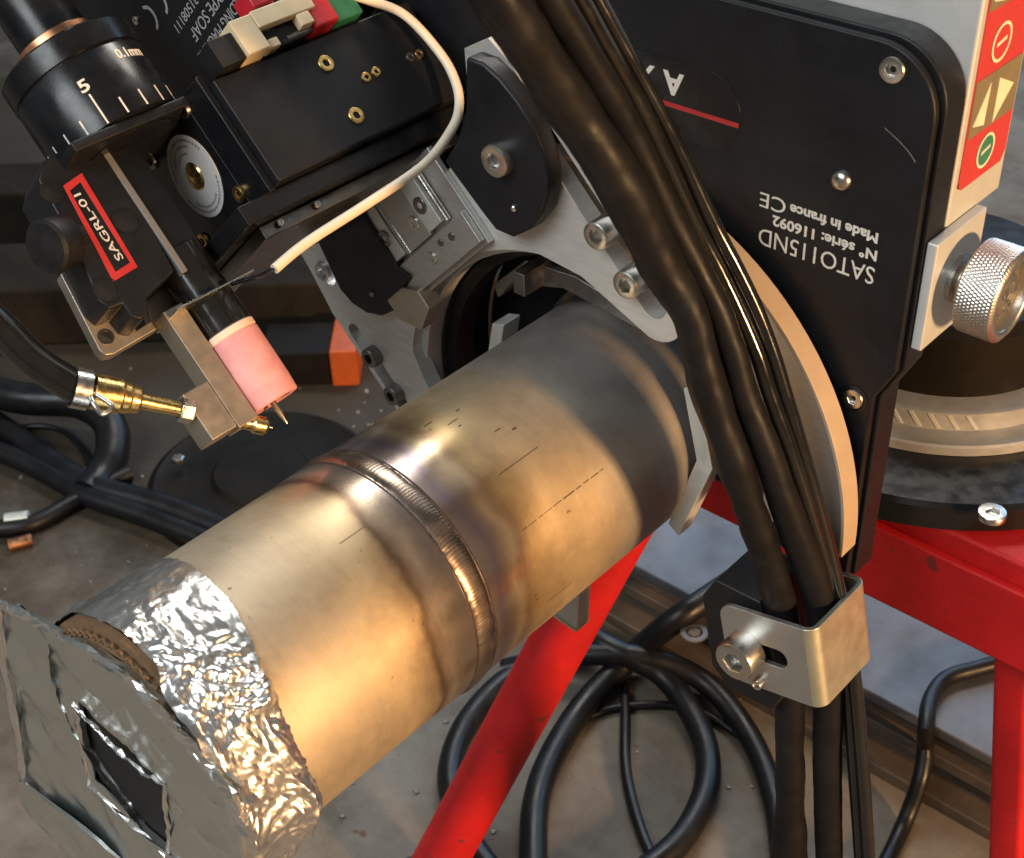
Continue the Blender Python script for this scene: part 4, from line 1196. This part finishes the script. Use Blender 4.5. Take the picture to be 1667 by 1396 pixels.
cable('floor_cable', 'black cable crossing the loop and running off behind the hose bracket', [(-170.5, 232.1, -352.0), (-134.7, 260.5, -338.0), (-98.3, 287.0, -335.0), (-60.4, 304.3, -345.0), (-14.8, 291.6, -352.0), (28.5, 257.3, -352.0), (70.3, 206.1, -352.0)], 7.6)
cable('floor_cable', 'black cable bowed out beside the red leg', [(-152.4, 262.1, -352.0), (-162.9, 223.7, -352.0), (-155.8, 176.8, -352.0), (-133.4, 139.7, -352.0), (-96.5, 115.9, -352.0), (-67.6, 105.9, -352.0)], 8.0)
cable('thin_cord', 'thin dark cord lying across inside the cable loop', [(-104.5, 205.3, -357.0), (-102.8, 240.8, -357.0), (-83.7, 268.7, -357.0), (-53.7, 289.0, -357.0), (-15.7, 289.9, -357.0)], 3.0)
cable('thin_cord', 'thin dark cord running straight down inside the cable loop', [(-122.6, 302.3, -358.0), (-86.1, 257.2, -356.0), (-54.5, 217.9, -357.0), (-14.5, 184.3, -357.0), (14.7, 169.3, -357.0)], 3.6)
gy = ((31.8, 328.1, -306.0)[1] + (118.9, 333.1, -306.0)[1]) / 2
cable('grey_cord', 'dark grey cord bent over the steel girder beside the red leg', [(104.5, 410.0, -300.0), (88.6, 384.3, -300.0), (78.1, 364.8, -300.0), (79.5, 342.2, -300.0), (88.5, 321.0, -300.0), (88.8, 324.6, -319.2), (94.6, 312.6, -330.1), (97.4, 293.4, -354.0), (104.8, 253.7, -354.0)], 5.0)

gd = thing('steel_girder', 'grey blue steel girder with stepped rusty side lying behind the stand', 'girder', (0, 420, -360))
gy = ((31.8, 328.1, -306.0)[1] + (118.9, 333.1, -306.0)[1]) / 2
obj('top_flange', MB().box(-190, 420, gy, gy + 120, -314, -306), 'girder', gd, bev=1.5)
obj('web', MB().box(-185, 420, gy + 6, gy + 110, -350, -314.2), 'girder2', gd, bev=0)
obj('middle_step', MB().box(-187, 420, gy - 3, gy + 5.5, -334, -325), 'girder2', gd, bev=1.0)
obj('bottom_flange', MB().box(-190, 420, gy - 12, gy + 120, -360, -350.2), 'girder2', gd, bev=1.5)
w = Vector((-66.8, 303.3, -306.0))
obj('flange_washer', MB().lathe([(5.5, 0), (9, 0), (9, 0.8), (8, 1.2), (5.5, 1.2), (5.5, 0)], (w.x, w.y, -305.9), (0, 0, 1), 32), 'girder', gd, bev=0)
obj('flange_bolt', MB().lathe([(0, 1.4), (4.2, 1.2), (4.6, 0), (0, 0)], (w.x, w.y, -305.9), (0, 0, 1), 6), 'girder2', gd, bev=0)

# far left: cables, pedestal, timber and crate
cable('floor_cable', 'thick black cable drooping past the round pedestal toward the pipe', [(-819.9, 168.1, -350.0), (-683.6, 169.4, -350.0), (-618.3, 168.0, -350.0), (-554.2, 170.8, -350.0), (-492.3, 190.1, -350.0), (-421.1, 205.1, -350.0), (-343.6, 222.4, -350.0)], 10.0)
cable('floor_cable', 'black cable lying just below the thick drooping one', [(-744.1, 124.0, -351.0), (-665.7, 146.0, -351.0), (-609.3, 155.9, -351.0), (-548.8, 160.9, -351.0), (-488.7, 175.4, -351.0), (-417.2, 189.7, -351.0), (-348.5, 202.4, -351.0)], 8.5)
cable('floor_cable', 'black cable with a pale sleeve end on the brown floor', [(-591.1, 76.9, -353.0), (-556.5, 109.2, -353.0), (-552.2, 145.5, -353.0), (-550.7, 173.5, -353.0), (-547.9, 201.3, -353.0)], 7.0)
tag(obj('pale_sleeve', MB().cyl((-569.7, 101.5, -352.0), (-558.7, 115.3, -352.0), 7.6, 20), 'jaw', None, bev=0), 'short pale sleeve round the end of a black floor cable', 'sleeve')
tag(obj('copper_stub', MB().cyl((-548.3, 89.1, -355.0), (-540.6, 104.7, -355.0), 5.0, 20), 'copper', None, bev=0.3), 'short stub of bare copper rod on the brown floor', 'rod')
cable('floor_cable', 'dark hose hanging in an arc behind the feed hose', [(-779.7, 162.7, -330.0), (-684.0, 186.9, -330.0), (-631.5, 218.2, -330.0), (-593.2, 219.1, -335.0), (-569.3, 201.9, -345.0), (-560.8, 183.9, -352.0), (-551.8, 162.6, -353.0)], 14.0)
cable('thin_cord', 'thin brown cord arching over the floor cables', [(-679.9, 153.3, -357.0), (-674.6, 185.6, -357.0), (-646.2, 203.1, -357.0), (-600.9, 196.1, -357.0), (-569.4, 179.9, -357.0)], 2.6)
pc = Vector((-457.0, 263.5, -330.0))
pd = thing('round_pedestal', 'dark round steel pedestal foot standing behind the pipe', 'pedestal', (pc.x, pc.y, -360))
obj('pedestal_disc', MB().lathe([(0, 0), (88, 0), (90, 2), (90, 10), (84, 14), (78, 12), (40, 14), (36, 18), (0, 18)], (pc.x, pc.y, -360), (0, 0, 1), 64), 'dark', pd, bev=0)
obj('pedestal_bolt', MB().lathe([(0, 5), (4, 5), (5, 4), (5, 0), (0, 0)], tuple(Vector((-511.4, 226.1, -338.0))), (0, 0, 1), 6), 'steel', pd, bev=0)
AL = Matrix.Rotation(math.atan2(0.66, 0.75), 4, 'Z')
def floor_box(name, m, parent, px, L0, L1, D0, D1, z0, z1, bev=2.0):
    return obj(name, MB().box(L0, L1, D0, D1, z0, z1), m, parent, Matrix.Translation((px[0], px[1], 0)) @ AL, bev=bev)
t1 = Vector((-720.0, 320.0, -360.0))
tag(floor_box('timber_beam', 'wood', None, t1, -700, 480, 0, 90, -360, -300, 4), 'long worn timber beam on the floor behind the torch', 'timber')
t2 = Vector((-877.2, 397.4, -360.0))
tag(floor_box('timber_beam', 'wood', None, t2, -600, 700, 0, 70, -360, -285, 4), 'second timber beam lying parallel behind the first, in shadow', 'timber')
cr_ = Vector((-549.8, 371.4, -360.0))
ct = thing('tool_crate', 'dark crate with a bright orange end panel behind the pink cup', 'crate', (cr_.x, cr_.y, -360))
floor_box('crate_body', 'dark', ct, cr_, -20, 40, 0, 50, -360, -326)
floor_box('crate_panel', 'orange', ct, cr_, 40.2, 64, -3, 52, -360, -323)
oc = Vector((-703.9, 496.8, -360.0))
ob = thing('orange_case', 'shaded orange tool case lying behind the cream wire end', 'case', (oc.x, oc.y, -360))
floor_box('case_body', 'orange', ob, oc, -40, 60, 0, 40, -360, -338)
floor_box('case_lid', 'dark', ob, oc, -42, 62, 6, 42, -337.8, -325)
floor_box('case_band', 'dark', ob, oc, 4, 18, -2, -0.2, -358, -340, 0.5)

# small scraps and grit on the floor
random.seed(21)
gr = MB()
def chip(x, y, sz):
    a = random.uniform(0, math.pi)
    n = random.randint(4, 6)
    top = [gr.bm.verts.new((x + sz * random.uniform(.5, 1) * math.cos(a + 2 * math.pi * k / n), y + sz * random.uniform(.3, 1) * math.sin(a + 2 * math.pi * k / n), -360 + sz * random.uniform(.35, .7))) for k in range(n)]
    bot = [gr.bm.verts.new((v.co.x + (v.co.x - x) * .2, v.co.y + (v.co.y - y) * .2, -360.2)) for v in top]
    gr.bm.faces.new(top)
    for k in range(n):
        gr.bm.faces.new((top[k], top[(k + 1) % n], bot[(k + 1) % n], bot[k]))
for _ in range(420):
    chip(random.uniform(-700, 220), random.uniform(20, 520), random.choice((0.7, 0.9, 1.2, 1.6, 2.4)))
gro = obj('floor_grit', gr, 'grit', None, bev=0, flat=True)
gro['kind'] = 'stuff'
gro['label'] = 'grit and small metal chips scattered over the workshop floor'
gro['category'] = 'grit'
